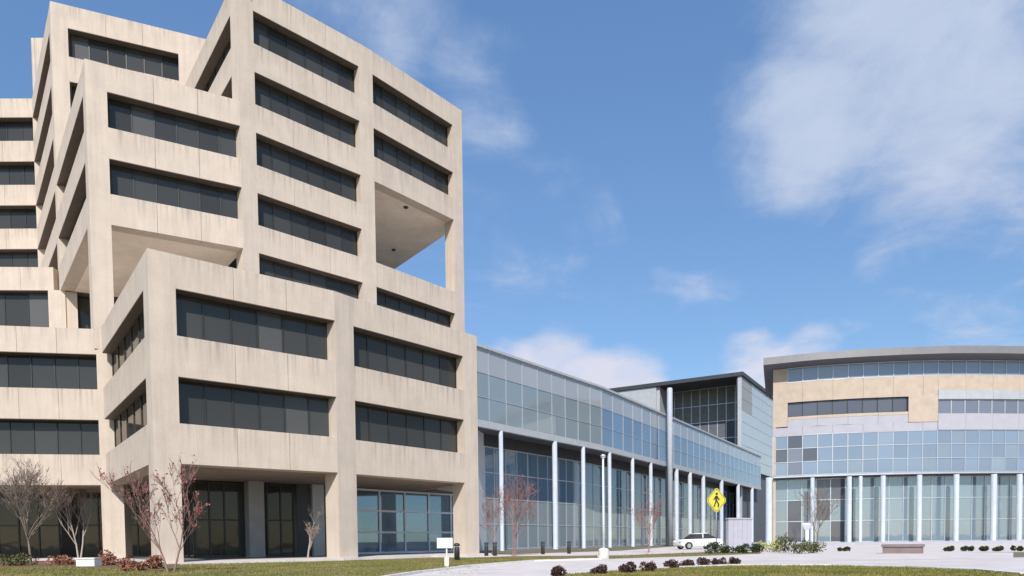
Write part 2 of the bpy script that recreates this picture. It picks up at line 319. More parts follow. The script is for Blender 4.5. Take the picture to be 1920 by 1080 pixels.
def scatter(poly, n, zone, hmax):
    k = 0
    while k < n:
        x = rg.uniform(zone[0], zone[1]); y = rg.uniform(zone[2], zone[3]); k += 1
        if not inside((x, y), poly): continue
        a = rg.uniform(0, 6.283); h = rg.uniform(0.4, 1) * hmax; wd = 0.018; dx, dy = math.cos(a) * wd, math.sin(a) * wd; lx, ly = rg.uniform(-.5, .5) * h, rg.uniform(-.5, .5) * h
        b.add([(x - dx, y - dy, 0.02), (x + dx, y + dy, 0.02), (x + lx, y + ly, 0.03 + h)], [(0, 1, 2)])
scatter(lawns[0][1], 60000, (-28, 2, 15, 36), 0.07)
scatter(lawns[1][1], 5000, (2, 18, 28, 46), 0.09)
scatter(lawns[2][1], 60000, (0, 14, 14, 26), 0.055)
tag(b.obj('grass', GRASS), kind='stuff')

# ------------------------------------------------------------------ concrete office building
OB = empty('office_building', (-16, 42, 0), 'stepped beige concrete office building with bands of dark recessed windows', 'building')
def S(n): return 4.67 + 4 * n
def B(n): return 4.67 + 4 * n - 2.14
W2 = lambda x, y: Vector((x, y))
E1, E2, E3, E4 = W2(-15.26, 30.99), W2(-9.21, 35.66), W2(-8.45, 36.62), W2(-2.96, 42.76)
ue = (E2 - E1).normalized(); E0 = E1 - ue * 1.12; ue2 = (E4 - E3).normalized(); E5 = E4 + ue2 * 1.25
INN = W2(-24.81, 41.06); WC = W2(-25.38, 41.40); SV = Vector((-8.75, 10.8)); sv = SV.normalized()
F1_, F2_, U1, U2, U3, U4 = W2(-24.43, 41.82), W2(-17.71, 45.3), W2(-16.94, 46.06), W2(-11.09, 51.42), W2(-10.22, 52.29), W2(-4.68, 58.6)
F0 = F1_ - (F2_ - F1_).normalized() * 1.12; U5 = U4 + (U4 - U3).normalized() * 1.15
G0 = W2(-34.2, 52.11); G1, G2 = W2(-33.63, 52.69), W2(-26.55, 55.53); G0 = G1 - (G2 - G1).normalized() * 1.1
TC = W2(-43.95, 63.31); D = 0.9
PLZ = 14.2
def column(poly, z0, z1): bb = MB(); bb.prism(poly, z0, z1); return bb.obj('column', CONC, OB)
def corner(side_jamb, C, front_jamb, z0, z1, deep=1.12):
    return column([side_jamb, C, front_jamb, side_jamb + front_jamb - C], z0, z1)
def midcol(A, Bp, z0, z1, d=1.12, m=None):
    n = norm2(A, Bp); c = column([A, Bp, Bp + n * d, A + n * d], z0, z1)
    if m: c.data.materials[0] = m
    return c
def window(A, Bp, z0, z1, rec=0.62, panes=6, parent=None):
    n = norm2(A, Bp); u = (Bp - A).normalized(); fr = MB(); t = 0.07
    fr.bar(A, Bp, n, rec, rec + 0.12, z0, z0 + t); fr.bar(A, Bp, n, rec, rec + 0.12, z1 - t, z1)
    L_ = (Bp - A).length; step = L_ / panes
    xs = [i * step for i in range(panes + 1)]
    for i, x in enumerate(xs):
        c = min(max(x, t / 2), L_ - t / 2); fr.bar(A + u * (c - t / 2), A + u * (c + t / 2), n, rec + 0.003, rec + 0.117, z0 + t, z1 - t)
    wo = fr.obj('window', DFR, OB)
    piece('head_shade', HEAD, A, Bp, n, 0.02, min(rec, 1.5), z1 + 0.0, z1 + 0.03, wo) if z1 < 0 else piece('head_shade', HEAD, A + u * 0.003, Bp - u * 0.003, n, 0.015, min(rec, 1.5) - 0.004, z1 - 0.035, z1 - 0.002, wo)  # thin dark sheet stands in for the shade beneath the window head
    for i in range(panes):
        piece('pane', DGB if random.random() < 0.05 else DGL, A + u * (xs[i] + t / 2), A + u * (xs[i + 1] - t / 2), n, rec + 0.05 + random.uniform(-.004, .004), rec + 0.075, z0 + t, z1 - t, wo)
    return wo
def band(A, Bp, z0, z1, name='spandrel', d=D, m=None):
    k = max(1, round((Bp - A).length / 2.6)); u = (Bp - A) / k; g = u.normalized() * 0.009; n = norm2(A, Bp)
    for i in range(k):
        piece(name, m or CON, A + u * i + (g if i else g * 0), A + u * (i + 1) - (g if i < k - 1 else g * 0), n, random.uniform(0, .006), d, z0, z1, OB)
    if k > 1: piece('joint_seal', HEAD, A + g, Bp - g, n, 0.05, d - 0.05, z0 + 0.02, z1 - 0.02, OB)
def bay(A, Bp, levels, ztop, zbot=None, rec=0.62, panes=6):
    """windows at each level, a spandrel under each (down to the head below) and a parapet on top"""
    for n in levels:
        window(A, Bp, B(n), S(n), rec, panes)
        z0 = S(n - 1) if n - 1 in levels or zbot is None else zbot
        band(A, Bp, z0, B(n))
    band(A, Bp, S(levels[-1]), ztop, 'parapet')
# podium: two bays to the right, one return to the left, wing beyond
sj = lambda C, k=1.12: C + sv * k
s_n0 = norm2(INN, E0)
corner(sj(E0), E0, E1, 0, PLZ); midcol(E2, E3, 0, PLZ); midcol(E4, E5, 0, PLZ)
bay(E1, E2, [1, 2], PLZ); bay(E3, E4, [1, 2], PLZ)
# side return (left of the corner), open loggia behind
SI = INN + (E0 - INN).normalized() * 0.02; SJ = sj(E0)
for z0, z1, nm in ((S(0), B(1), 'spandrel'), (S(1), B(2), 'spandrel'), (S(2), PLZ, 'parapet')): band(SI, SJ, z0, z1, nm)
for n in (1, 2): window(SI - Vector((0, 0)), SJ, B(n) - 0.0, S(n), 0.5, 6)
# wing
uw = (WC - W2(-30.76, 40.5)).normalized(); WR = WC - uw * 0.0; WL = WC - uw * 6.6; WCL = WL - uw * 1.15; WL2 = WCL - uw * 6.6
nw = norm2(WL, WC)
midcol(WC + uw * 0.003, WC + uw * 1.3, 0, PLZ - 0.01, 1.1); midcol(WCL, WL, 0, PLZ)
bay(WL, WC, [1, 2], PLZ, panes=5); bay(WL2, WCL, [1, 2], PLZ, panes=5)
# second tier: three bays
T2 = S(6) + 1.62; T3 = S(8) + 1.72
corner(sj(F0), F0, F1_, PLZ - 1.2, T2)
bay(F1_, F2_, [5, 6], T2, zbot=S(4))
midcol(F2_, U1, PLZ - 1.2, T3); midcol(U2, U3, PLZ - 1.2, T3); midcol(U4, U5, PLZ - 1.2, T3)
bay(U1, U2, [4, 5, 6, 7, 8], T3, zbot=PLZ - 0.9)
bay(U3, U4, [7, 8], T3, zbot=S(6))
window(U3, U4, B(4), S(4)); band(U3, U4, PLZ - 0.9, B(4)); band(U3, U4, S(4), B(5), 'parapet')
# side returns of tiers two and three
MI = F0 + SV
def side(I, J, levels, ztop, zbot, panes=6):
    for n in levels:
        window(I, J, B(n), S(n), 0.62, panes); band(I, J, S(n - 1) if n - 1 in levels else zbot, B(n))
    band(I, J, S(levels[-1]), ztop, 'parapet')
side(G0 - sv * 0.02, sj(F0), [5, 6], T2, S(4))
UC = F2_; side(UC + SV * 0.99, UC + sv * 1.14, [7, 8], T3, T2 - 1.0)
corner(UC + sv * 1.125, UC + sv * 0.004, UC + (U1 - F2_).normalized() * 0.5 + norm2(F2_, U1) * 0.004, T2 - 1.0, T3 - 0.004)
# third tier, far left
T4 = S(9) + 1.7
corner(sj(G0), G0, G1, PLZ - 1.2, T4); midcol(G2, G2 + (G2 - G1).normalized() * 1.25, T2 - 2, T4)
bay(G1, G2, [7, 8, 9], T4, zbot=S(5))
side(TC, sj(G0), [5, 6, 7, 8, 9], T4, S(4))
g3 = G2 + (G2 - G1).normalized() * 1.25; band(g3, g3 + (G2 - G1).normalized() * 6, T2 - 2, T4, 'wall')
# low terrace wall and glazing left of the third tier
ML = W2(-50, 51.6); MR = W2(-34.75, 52.2)
band(W2(-50, 51.6), G0 - Vector((0.5, 0.0)), S(4), B(5) - 0.1, 'parapet')
midcol(G0 + Vector((-0.95, -0.02)), G0 + Vector((0.35, 0.02)), PLZ - 1.2, S(4) + 0.01, 1.0)
window(W2(-50, 51.6), G0 - Vector((0.98, 0.0)), PLZ - 0.5, S(4), 0.5, 8)
window(G0 + Vector((0.4, 0.02)), G2 + Vector((3, 2)), PLZ - 0.5, S(4), 0.8, 8)
# fourth tier: long front far left
ut = Vector((1, 0.012)).normalized(); TR = TC - ut * 0.0
tl = [TC - ut * 8.6, TC - ut * 9.8, TC - ut * 18.4]
for n_ in (5, 6, 7, 8, 9):
    pass
bay(tl[0], TC, [5, 6, 7, 8, 9], T4, zbot=S(4), panes=6); bay(tl[2], tl[1], [5, 6, 7, 8, 9], T4, zbot=S(4), panes=6)
midcol(tl[1], tl[0], S(4), T4); midcol(TC + ut * 0.004, TC + ut * 1.2, S(4), T4 - 0.01, 1.0)
pa, pb_ = aty(58, 71, 66.0), aty(98, 71, 66.0)
bb = MB(); bb.prism([(pa.x, 66), (pb_.x, 66), (pb_.x, 74), (pa.x, 74)], T4 - 2, pa.z); bb.obj('stair_tower', CON, OB)
# floors, ceilings, roofs, closing walls
def slab(poly, z0, z1, m, name):
    bb = MB(); bb.prism(poly, z0, z1); return bb.obj(name, m, OB)
def off(A, Bp, d): n = norm2(A, Bp) * d; return A + n, Bp + n
e_n1, e_n2, s_n = norm2(E1, E2), norm2(E3, E4), norm2(INN, E0)
BK = sv * 13.2
pod = [INN + s_n * 0.5, E0 + s_n * 0.5 + e_n1 * 0.5, E2 + e_n1 * 0.5, E3 + e_n2 * 0.5, E5 + e_n2 * 0.5, E5 + BK, INN + SV * 0.9 + Vector((6, 6)), WL2 + nw * 12, WL2 + nw * 0.5, WC + nw * 0.5]
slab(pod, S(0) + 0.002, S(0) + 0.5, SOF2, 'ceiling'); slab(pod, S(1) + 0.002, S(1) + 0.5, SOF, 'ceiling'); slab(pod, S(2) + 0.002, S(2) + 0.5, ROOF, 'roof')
t2 = [G0 + s_n * 0.45, F0 + s_n * 0.5 + norm2(F1_, F2_) * 0.5, F2_ + norm2(F1_, F2_) * 0.5, U1 + norm2(U1, U2) * 0.95, U2 + norm2(U1, U2) * 0.95, U3 + norm2(U3, U4) * 0.95, U5 + norm2(U3, U4) * 0.95 - sv * 0.01, U5 + SV, G2 + Vector((4, 2))]
slab(t2[:3] + [F2_ + SV, G2 + sv * 1.5, G1 + sv * 1.5, G0 + sv * 1.5 + s_n * 0.45], S(4) + 0.002, S(4) + 0.4, SOF, 'ceiling')
slab(t2, S(6) + 0.45, S(6) + 0.8, ROOF, 'roof')
cw = [U3 + norm2(U3, U4) * 0.92, U5 + norm2(U3, U4) * 0.92, U5 + SV, U3 + SV]
slab(cw, S(6) + 0.002, S(6) + 0.3, SOF, 'ceiling'); slab(cw, S(4) + 0.3, S(4) + 0.6, ROOF, 'terrace_floor')
slab([F2_ + s_n * 0.95, U1 + norm2(U1, U2) * 0.95, U2 + norm2(U1, U2) * 0.95, U5 + norm2(U3, U4) * 0.95, U5 + SV, F2_ + SV], S(8) + 0.6, S(8) + 0.9, ROOF, 'roof')
slab([TC + Vector((1, 0.5)), G0 + s_n * 0.95, G2 + norm2(G1, G2) * 0.95, G2 + Vector((2, 12)), Vector((-66, 76)), Vector((-66, 64.2)), TC + Vector((0, 1))], S(9) + 0.6, S(9) + 0.9, ROOF, 'roof')
slab([Vector((-52, 52.6)), G0 + Vector((-0.6, 1.1)), TC + Vector((0, -0.05)), Vector((-66, 63.0)), Vector((-66, 52.6))], S(4) - 0.0, S(4) + 0.3, SOF, 'terrace_floor')
def wall(A, Bp, z0, z1, m=CON, d=0.4, name='wall'): return piece(name, m, A, Bp, norm2(A, Bp), 0, d, z0, z1, OB)
wall(U5 + Vector((0.02, 0.05)) + sv * 1.2, U5 + SV, S(6) + 0.32, T3 - 0.05); wall(U5 + sv * 1.2, U5 + SV, PLZ - 1, S(4) + 0.25)
column([U5 + SV, U5 + SV - sv * 1.1, U5 + SV - sv * 1.1 - s_n * 1.1, U5 + SV - s_n * 1.1], 0, T3 - 0.1)
wall(U3 + norm2(U3, U4) * 1.2, U3 + SV, S(4) + 0.62, S(6), SOF)           # loggia inner wall
wall(E5 + sv * 1.2, E5 + BK * 0.98, S(0), PLZ - 0.02)
wall(G2 + SV * 0.2 + Vector((2, 0)), U5 + SV + Vector((-6.5, -0.2)), 0, S(6) + 0.4, IND)
for px, py in ((761, 388), (738, 468)):
    p = atz(px, py, S(6)); bb = MB(); bb.lathe((p.x, p.y, S(6) - 0.10), [(0.16, 0), (0.2, 0.03), (0.2, 0.095)], 12); bb.obj('ceiling_light', DRK, OB)
# ground floor: recessed dark glazing and inner piers
def glazing(A, Bp, n, d, z0, z1, m, cols, rows, parent, name='glazing', fm=DFR, t=0.09, skip=()):
    u = (Bp - A).normalized(); L_ = (Bp - A).length; fr = MB(); sx = L_ / cols; sz = (z1 - z0) / rows
    for i in range(cols + 1):
        c = min(max(i * sx, t / 2), L_ - t / 2); fr.bar(A + u * (c - t / 2), A + u * (c + t / 2), n, d - 0.06, d + 0.1, z0, z1)
    for j in range(rows + 1):
        c = min(max(z0 + j * sz, z0 + t / 2), z1 - t / 2); fr.bar(A, Bp, n, d - 0.04, d + 0.08, c - t / 2, c + t / 2)
    g = fr.obj(name, fm, parent)
    for i in range(cols):
        for j in range(rows):
            mm = m(i, j) if callable(m) else m
            piece('pane', mm, A + u * (i * sx + t / 2), A + u * ((i + 1) * sx - t / 2), n, d + 0.0 + random.uniform(-.006, .006), d + 0.03, z0 + j * sz + t / 2, z0 + (j + 1) * sz - t / 2, g)
    return g
gl0 = 0.12
KG = E0 + ue * 3.4 + e_n1 * 8.2
glazing(KG, E2 + e_n1 * 8.2 + ue * 0.5, e_n1, 0, gl0, S(0) - 0.05, DGL, 7, 2, OB)
pcol = E1 + ue * 5.1 + e_n1 * 7.2; midcol(pcol, pcol + ue * 0.9, gl0, S(0), 0.9, GPAN)  # pier in darker grey: undercroft shade put into its colour
wall(E2 + e_n1 * 7.9 + ue * 0.6, E2 + e_n1 * 7.9 + ue * 2.6, gl0, S(0), DRK, 6)
glazing(E3 + e_n2 * 7.5 + ue2 * 2.6, E4 + e_n2 * 7.5 + ue2 * 8.0, e_n2, 0, gl0, S(0) - 0.05, UNG, 6, 3, OB, fm=WHT, t=0.13)
midcol(E3 + e_n2 * 7.2 + ue2 * 1.7, E3 + e_n2 * 7.2 + ue2 * 2.55, gl0, S(0), 0.7, PAN)
ge = E4 + e_n2 * 7.45 + ue2 * 8.0
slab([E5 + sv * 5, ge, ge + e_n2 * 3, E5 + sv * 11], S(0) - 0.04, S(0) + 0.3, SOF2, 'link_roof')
glazing(INN + s_n * 3.4 + sv * 5, KG, s_n, 0, gl0, S(0) - 0.05, DGL, 8, 2, OB)
glazing(WL2 + nw * 6.5, WC + nw * 6.5 + uw * 1.0, nw, 0, gl0, S(0) - 0.05, DGL, 12, 2, OB)
slab([E0 + s_n * 0.9 + e_n1 * 2.6, E2 + e_n1 * 2.6, E3 + e_n2 * 2.6, E5 + e_n2 * 2.6 - ue2 * 1.5, E5 + BK * 0.98 - ue2 * 1.5, INN + SV * 0.45 + s_n * 2, INN + s_n * 0.9], 0.10, 0.126, INF, 'lobby_floor')
slab([E0 - ue * 0.6 - e_n1 * 0.5, E2 - e_n1 * 0.5, E3 - e_n2 * 0.5, E5 - e_n2 * 0.5 + ue2 * 0.6, E5 + BK, INN + SV * 0.5, WL2 + nw * 8, WL2 - nw * 0.5, WC - nw * 0.5, INN - s_n * 0.5], -0.02, 0.12, PAVE, 'plinth')

# ------------------------------------------------------------------ glass hall (long, two facets)
HB = 10.45; HT = 17.25
def ppx(px, Dp): return Vector(((px - 960 + 0.0) * Dp / F, Dp))
H0, H1 = Vector((-3.2, 55.2)), Vector((9.8, 71.8)); H2 = Vector((50.0, 134.0))
HALL = empty('glass_hall', (6, 68, 0), 'long glass hall with white round columns and translucent upper wall beside the concrete building', 'building')
def harc(A, Bp, cols_u, cols_l, first):
    n = norm2(A, Bp); u = (Bp - A).normalized()
    piece('roof_fascia', PAN, A, Bp, n, -0.15, 0.25, HT - 0.22, HT, HALL)
    piece('beam', PAN, A, Bp, n, -0.1, 0.3, HB, HB + 0.55, HALL)
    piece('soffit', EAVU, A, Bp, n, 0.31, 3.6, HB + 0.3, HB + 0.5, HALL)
    glazing(A, Bp, n, 0.05, HB + 0.55, HT - 0.225, (lambda i, j: PGL if j == 2 else (UGL if first else UBL)), cols_u, 3, HALL, 'upper_glazing', ALU, 0.06)
    piece('overhang_shade', DRK, A, Bp, n, 3.3, 3.7, HB - 0.75, HB + 0.29, HALL)  # dark strip standing in for shade below the overhang
    glazing(A, Bp, n, 3.5, 0.1, HB - 0.76, (lambda i, j: BGL if j > 1 else HGL), cols_l, 4, HALL, 'lower_glazing', ALU, 0.1)
    return n, u
hn1, hu1 = harc(H0, H1, 9, 12, True); hn2, hu2 = harc(H1 + Vector((0.0, 0.02)), H2, 26, 30, False)
def hline(px):
    for A, Bp in ((H0, H1), (H1, H2)):
        k = (px - 960) / F; d = Bp - A
        t = (k * A.y - A.x) / (d.x - k * d.y)
        if 0 <= t <= 1.001 or (Bp is H2): return A + d * t
for px, r in ((941, .18), (1041, .24), (1094, .2), (1143, .2), (1186, .2), (1220, .21), (1252, .34), (1268, .28), (1293, .28), (1318, .28), (1352, .3), (1383, .3), (1409, .3)):
    p = hline(px + 1); bb = MB(); bb.lathe((p.x, p.y, 0.0), [(r * 1.25, 0), (r * 1.25, .1), (r, .14), (r, HB - 0.02)], 16); bb.obj('column', COLW, HALL, True)
p = hline(1247) + Vector((0.5, -0.8)); bb = MB(); bb.lathe((p.x, p.y, 0), [(.36, 0), (.36, 20.2), (.3, 20.4)], 16); bb.obj('mast', COLW, HALL, True)
hp = [H0 + hn1 * 0.4, H1 + hn1 * 0.4, H2 + hn2 * 0.4, H2 + hn2 * 12, H1 + hu2 * 6 + hn2 * 12, H1 + hn1 * 9, H0 + hu1 * 7 + hn1 * 4.5, H0 + hn1 * 0.8 + hu1 * 0.5]
def hslab(z0, z1, m, nm, d=0.0):
    bb = MB(); bb.prism([q for q in hp], z0, z1); bb.obj(nm, m, HALL)
hslab(HT - 0.45, HT - 0.1, EAVE, 'roof'); hslab(-0.03, 0.08, INF, 'floor')
for A, Bp in ((H2 + hn2 * 11.5, H1 + hu2 * 6 + hn2 * 11.5), (H1 + hu2 * 5.6 + hn2 * 11.5, H1 + hn1 * 8.6), (H1 + hn1 * 8.5, H0 + hu1 * 7 + hn1 * 4.2), (H0 + hu1 * 7 + hn1 * 4.1, H0 + hn1 * 0.9 + hu1 * 0.6)):
    piece('wall', INW, Bp, A, norm2(Bp, A), 0, 0.3, 0.08, HT - 0.5, HALL)
for zf in (3.9, 7.4):
    piece('gallery', INW, H1 + hn2 * 6, H2 + hn2 * 6, hn2, 0, 5, zf, zf + 0.45, HALL)
    piece('gallery', INW, H0 + hu1 * 7 + hn1 * 4.0 + hn1 * 0.2, H1 + hn1 * 5.8, norm2(H0 + hu1 * 7 + hn1 * 4.0, H1 + hn1 * 5.8), 0, 2.2, zf, zf + 0.45, HALL)
for k in range(7):
    q = H1 + hu2 * (4 + k * 9) + hn2 * 6.2; bb = MB(); bb.lathe((q.x, q.y, 0.08), [(.3, 0), (.3, HT - 0.6)], 10); bb.obj('inner_column', INW, HALL, True)
# raking inner roof beam seen through the upper glass
ra, rb = hline(908) + hn1 * 1.6, hline(1056) + hn1 * 1.6
za, zb_ = aty(908, 768, ra.y).z, aty(1056, 741, rb.y).z
bb = MB(); q0, q1 = ra + hn1 * 1.8, rb + hn1 * 1.8
bb.add([(ra.x, ra.y, za - .6), (rb.x, rb.y, zb_ - .4), (q1.x, q1.y, zb_ - .4), (q0.x, q0.y, za - .6), (ra.x, ra.y, za + .6), (rb.x, rb.y, zb_ + .3), (q1.x, q1.y, zb_ + .3), (q0.x, q0.y, za + .6)], [(3, 2, 1, 0), (4, 5, 6, 7), (0, 1, 5, 4), (1, 2, 6, 5), (2, 3, 7, 6), (3, 0, 4, 7)])
bb.obj('inner_ramp', IND, HALL)

# ------------------------------------------------------------------ glass tower block rising behind the hall
TZ = 31.6
TK = Vector((42.9, 124.6)); TLft = Vector((19.7, 137.5)); TRt = Vector((57.9, 147.2))
TOW = empty('glass_tower', (40, 132, 0), 'grey panelled block with flat dark roof and shaded glass rising behind the long hall', 'building')
nl = norm2(TLft, TK); nr = norm2(TK, TRt); ul = (TK - TLft).normalized(); ur = (TRt - TK).normalized()
bb = MB(); bb.prism([TLft - ul * 1 - nl * 0.3, TK - nl * 0.3 - nr * 0.3, TRt - nr * 0.3, TRt + nr * 22, TLft + nl * 20 - ul], TZ - 0.7, TZ); bb.obj('roof', DRK, TOW)
midx = TLft + ul * 10.4
piece('wall', PAN, TLft, midx, nl, 0, 0.4, 0, TZ - 0.72, TOW)
glazing(midx + ul * 0.02, TK - ul * 0.7, nl, 7.0, 14, TZ - 0.72, (lambda i, j: IND if j < 3 else LOUV), 9, 5, TOW, 'glazing', ALU, 0.14)
piece('corner_post', PAN, TK - ul * 0.68, TK, nl, 0, 0.9, 0, TZ - 0.72, TOW)
piece('end_wall', PAN, midx, midx + ul * 0.6, nl, 0.41, 6.9, 14, TZ - 0.72, TOW)
rows = [(14 + i * 2.14, 14 + (i + 1) * 2.14) for i in range(8)]
for i in range(7):
    a = TK + ur * (0.05 + i * 3.9); c = TK + ur * (0.05 + (i + 1) * 3.9 - 0.06)
    for j, (z0, z1) in enumerate(rows):
        if z1 > TZ - 0.7: z1 = TZ - 0.74
        piece('panel', GPAN if (i < 2 and j in (5, 6, 7)) else PANL, a, c, nr, random.uniform(0.0, 0.03), 0.5, z0 + 0.03, z1 - 0.03, TOW)
piece('wall', IND, TK + ur * 0.1, TRt, nr, 0.55, 0.9, 0, TZ - 0.75, TOW)
piece('wall', IND, TLft, TK - ul * 1.5, nl, 7.4, 7.8, 0, TZ - 0.75, TOW)

# ------------------------------------------------------------------ curved glass office on the right
RO = empty('curved_office', (44, 74, 0), 'long curved glass and tan stone office building under a sweeping pale roof eave', 'building')
ctrl = [(1449, 72.6), (1520, 71.2), (1600, 70.2), (1680, 69.6), (1760, 69.3), (1840, 69.5), (1920, 70.0), (2010, 71.0), (2120, 72.6)]
pts = [Vector(((px - 960) * d / F, d)) for px, d in ctrl]
# resample into modules of about 1.45 m
def resample(P, step):
    ls = [0.0]
    for i in range(len(P) - 1): ls.append(ls[-1] + (P[i + 1] - P[i]).length)
    n = max(1, round(ls[-1] / step)); out = []
    for k in range(n + 1):
        s = ls[-1] * k / n; i = max(j for j in range(len(P) - 1) if ls[j] <= s + 1e-9); t = (s - ls[i]) / (ls[i + 1] - ls[i])
        out.append(P[i].lerp(P[i + 1], min(t, 1)))
    return out
Q = resample(pts, 1.45); NQ = len(Q)
qn = []
for i in range(NQ):
    qn.append(norm2(Q[max(i - 1, 0)], Q[min(i + 1, NQ - 1)]))
def pxof(p): return 960 + F * p.x / p.y
def ribbon(name, i0, i1, d0, d1, z0, z1, m, z0b=None, z1b=None):
    """curved band following the facade from module i0 to i1; z may differ at its inner edge"""
    v = []; f = []
    for i in range(i0, i1 + 1):
        a = Q[i] + qn[i] * d0; c = Q[i] + qn[i] * d1
        v += [(a.x, a.y, z0), (a.x, a.y, z1), (c.x, c.y, z1 if z1b is None else z1b), (c.x, c.y, z0 if z0b is None else z0b)]
    k = i1 - i0
    for i in range(k):
        for j in range(4): f.append((4 * i + j, 4 * i + (j + 1) % 4, 4 * (i + 1) + (j + 1) % 4, 4 * (i + 1) + j))
    f += [(0, 1, 2, 3), (4 * k + 3, 4 * k + 2, 4 * k + 1, 4 * k)]
    return meshobj(name, v, f, m, RO)
Z = dict(eave=19.95, soff=19.2, cler1=19.0, cler0=17.45, tan0=15.35, win0=14.0, sill0=12.2, cur0=7.55, beam0=7.2)
LAST = NQ - 1
def at_px(px): return min(range(NQ), key=lambda i: abs(pxof(Q[i]) - px))
# roof eave: pale fascia, raking shaded soffit, overhang at the left end as well
EV = [Q[0] - (Q[1] - Q[0]).normalized() * 0.4] + Q
def eave():
    v = []; f = []; ext = (Q[0] - Q[1]).normalized()
    base_ = [(Q[0] + ext * 0.95, qn[0])] + [(Q[i], qn[i]) for i in range(NQ)]
    for p, n in base_:
        e0 = p - n * 1.7; e1 = p + n * 0.3; e2 = p + n * 14
        v += [(e0.x, e0.y, Z['eave'] - 0.74), (e0.x, e0.y, Z['eave']), (e2.x, e2.y, Z['eave'] + 0.5), (e2.x, e2.y, Z['cler1'] - 0.05), (e1.x, e1.y, Z['cler1'])]
    k = len(base_)
    fa, so_ = [], []
    for i in range(k - 1):
        for j in range(5):
            q = (5 * i + j, 5 * i + (j + 1) % 5, 5 * (i + 1) + (j + 1) % 5, 5 * (i + 1) + j); (so_ if j in (3, 4) else fa).append(q)
    so_.append((0, 1, 2, 3, 4)); fa.append((5 * k - 1, 5 * k - 2, 5 * k - 3, 5 * k - 4, 5 * k - 5))
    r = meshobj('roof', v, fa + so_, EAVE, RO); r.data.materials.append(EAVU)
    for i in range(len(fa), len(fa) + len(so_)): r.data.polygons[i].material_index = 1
eave()
def panes(name, i0, i1, z0, z1, rows, m, fm=ALU, d=0.06, t=0.07, every=1):
    fr = MB(); sz = (z1 - z0) / rows
    for i in range(i0, i1 + 1, every):
        u = Vector((qn[i].y, -qn[i].x)); fr.bar(Q[i] - u * t / 2, Q[i] + u * t / 2, qn[i], d - 0.05, d + 0.12, z0, z1)
    for i in range(i0, i1):
        n = norm2(Q[i], Q[i + 1]); uu = (Q[i + 1] - Q[i]).normalized() * (t / 2 + 0.012)
        for j in range(rows + 1):
            c = min(max(z0 + j * sz, z0 + t / 2), z1 - t / 2); fr.bar(Q[i] + uu, Q[i + 1] - uu, n, d - 0.04, d + 0.1, c - t / 2, c + t / 2)
    g = fr.obj(name, fm, RO)
    for i in range(i0, i1, every):
        i2 = min(i + every, i1); n = norm2(Q[i], Q[i2]); u = (Q[i2] - Q[i]).normalized()
        for j in range(rows):
            piece('pane', m(i, j) if callable(m) else m, Q[i] + u * t / 2, Q[i2] - u * t / 2, n, d + random.uniform(-.008, .008), d + 0.03, z0 + j * sz + t / 2, z0 + (j + 1) * sz - t / 2, g)
    return g
def panels(name, i0, i1, d0, d1, z0, z1, m, every=2):
    ribbon('backing', i0, i1, d0 + 0.12, d1 + 0.05, z0 + 0.01, z1 - 0.01, IND)
    for i in range(i0, i1, every):
        j = min(i + every, i1); A, Bp = Q[i], Q[j]; n = norm2(A, Bp); u = (Bp - A).normalized() * 0.009
        piece(name, m, A + u, Bp - u, n, d0 + random.uniform(0, .008), d0 + 0.1, z0, z1, RO)
c0 = at_px(1486); wA, wB = at_px(1488), at_px(1697); wC = at_px(1742)
panes('clerestory', c0 if c0 > 0 else 1, LAST, Z['cler0'], Z['cler1'] - 0.003, 1, SGL)
panels('stone_panel', 0, c0, 0.0, 0.5, Z['cler0'], Z['cler1'] - 0.01, STO)
panels('stone_panel', 0, wC, 0.0, 0.5, Z['tan0'], Z['cler0'] - 0.003, STO); panels('stone_panel', wC, LAST, 0.0, 0.5, Z['tan0'] + 0.55, Z['cler0'] - 0.003, STO)
panels('stone_panel', 0, wA, 0.0, 0.5, Z['sill0'] + 0.6, Z['tan0'] - 0.003, STO)
panels('stone_panel', wB, wC, -0.05, 0.5, Z['sill0'] + 0.5, Z['tan0'] - 0.003, STO)
panels('sill_band', wA, wB, -0.02, 0.5, Z['win0'] - 0.5, Z['win0'] - 0.2, STO)
panels('pale_panel', wA, wB, 0.0, 0.5, Z['sill0'] + 0.5, Z['win0'] - 0.503, PST)
panels('pale_panel', 0, wC, 0.0, 0.5, Z['sill0'] - 0.35, Z['sill0'] + 0.497, PST)
panels('pale_panel', wC, LAST, -0.06, 0.5, Z['sill0'] - 0.35, Z['win0'] - 0.55, PST)
panels('head_band', wC, LAST, -0.06, 0.5, Z['tan0'] - 0.35, Z['tan0'] + 0.547, PAN)
panes('strip_window', wA, wB, Z['win0'] - 0.197, Z['tan0'] - 0.006, 1, SMK, DFR, 0.25)
panes('strip_window', wC, LAST, Z['win0'] - 0.547, Z['tan0'] - 0.353, 1, GYL, PAN, 0.15, 0.1)
def curt(i, j):
    if (i, j) in ((0, 1), (1, 2), (2, 1)): return SMK  # dark panes imitate irregular reflections in the curtain wall
    if (i, j) in ((1, 0), (1, 1)): return GYL  # mid-grey panes continue the imitated reflection
    return CGL if (i * 7 + j * 3) % 5 else SGL
panes('curtain_wall', 0, LAST, Z['cur0'], Z['sill0'] - 0.353, 3, curt)
ribbon('beam', 0, LAST, -0.12, 0.6, Z['beam0'], Z['cur0'] - 0.003, DRK)
ribbon('canopy_edge', 0, LAST, -0.35, -0.123, Z['beam0'] + 0.12, Z['cur0'] - 0.05, ALU)
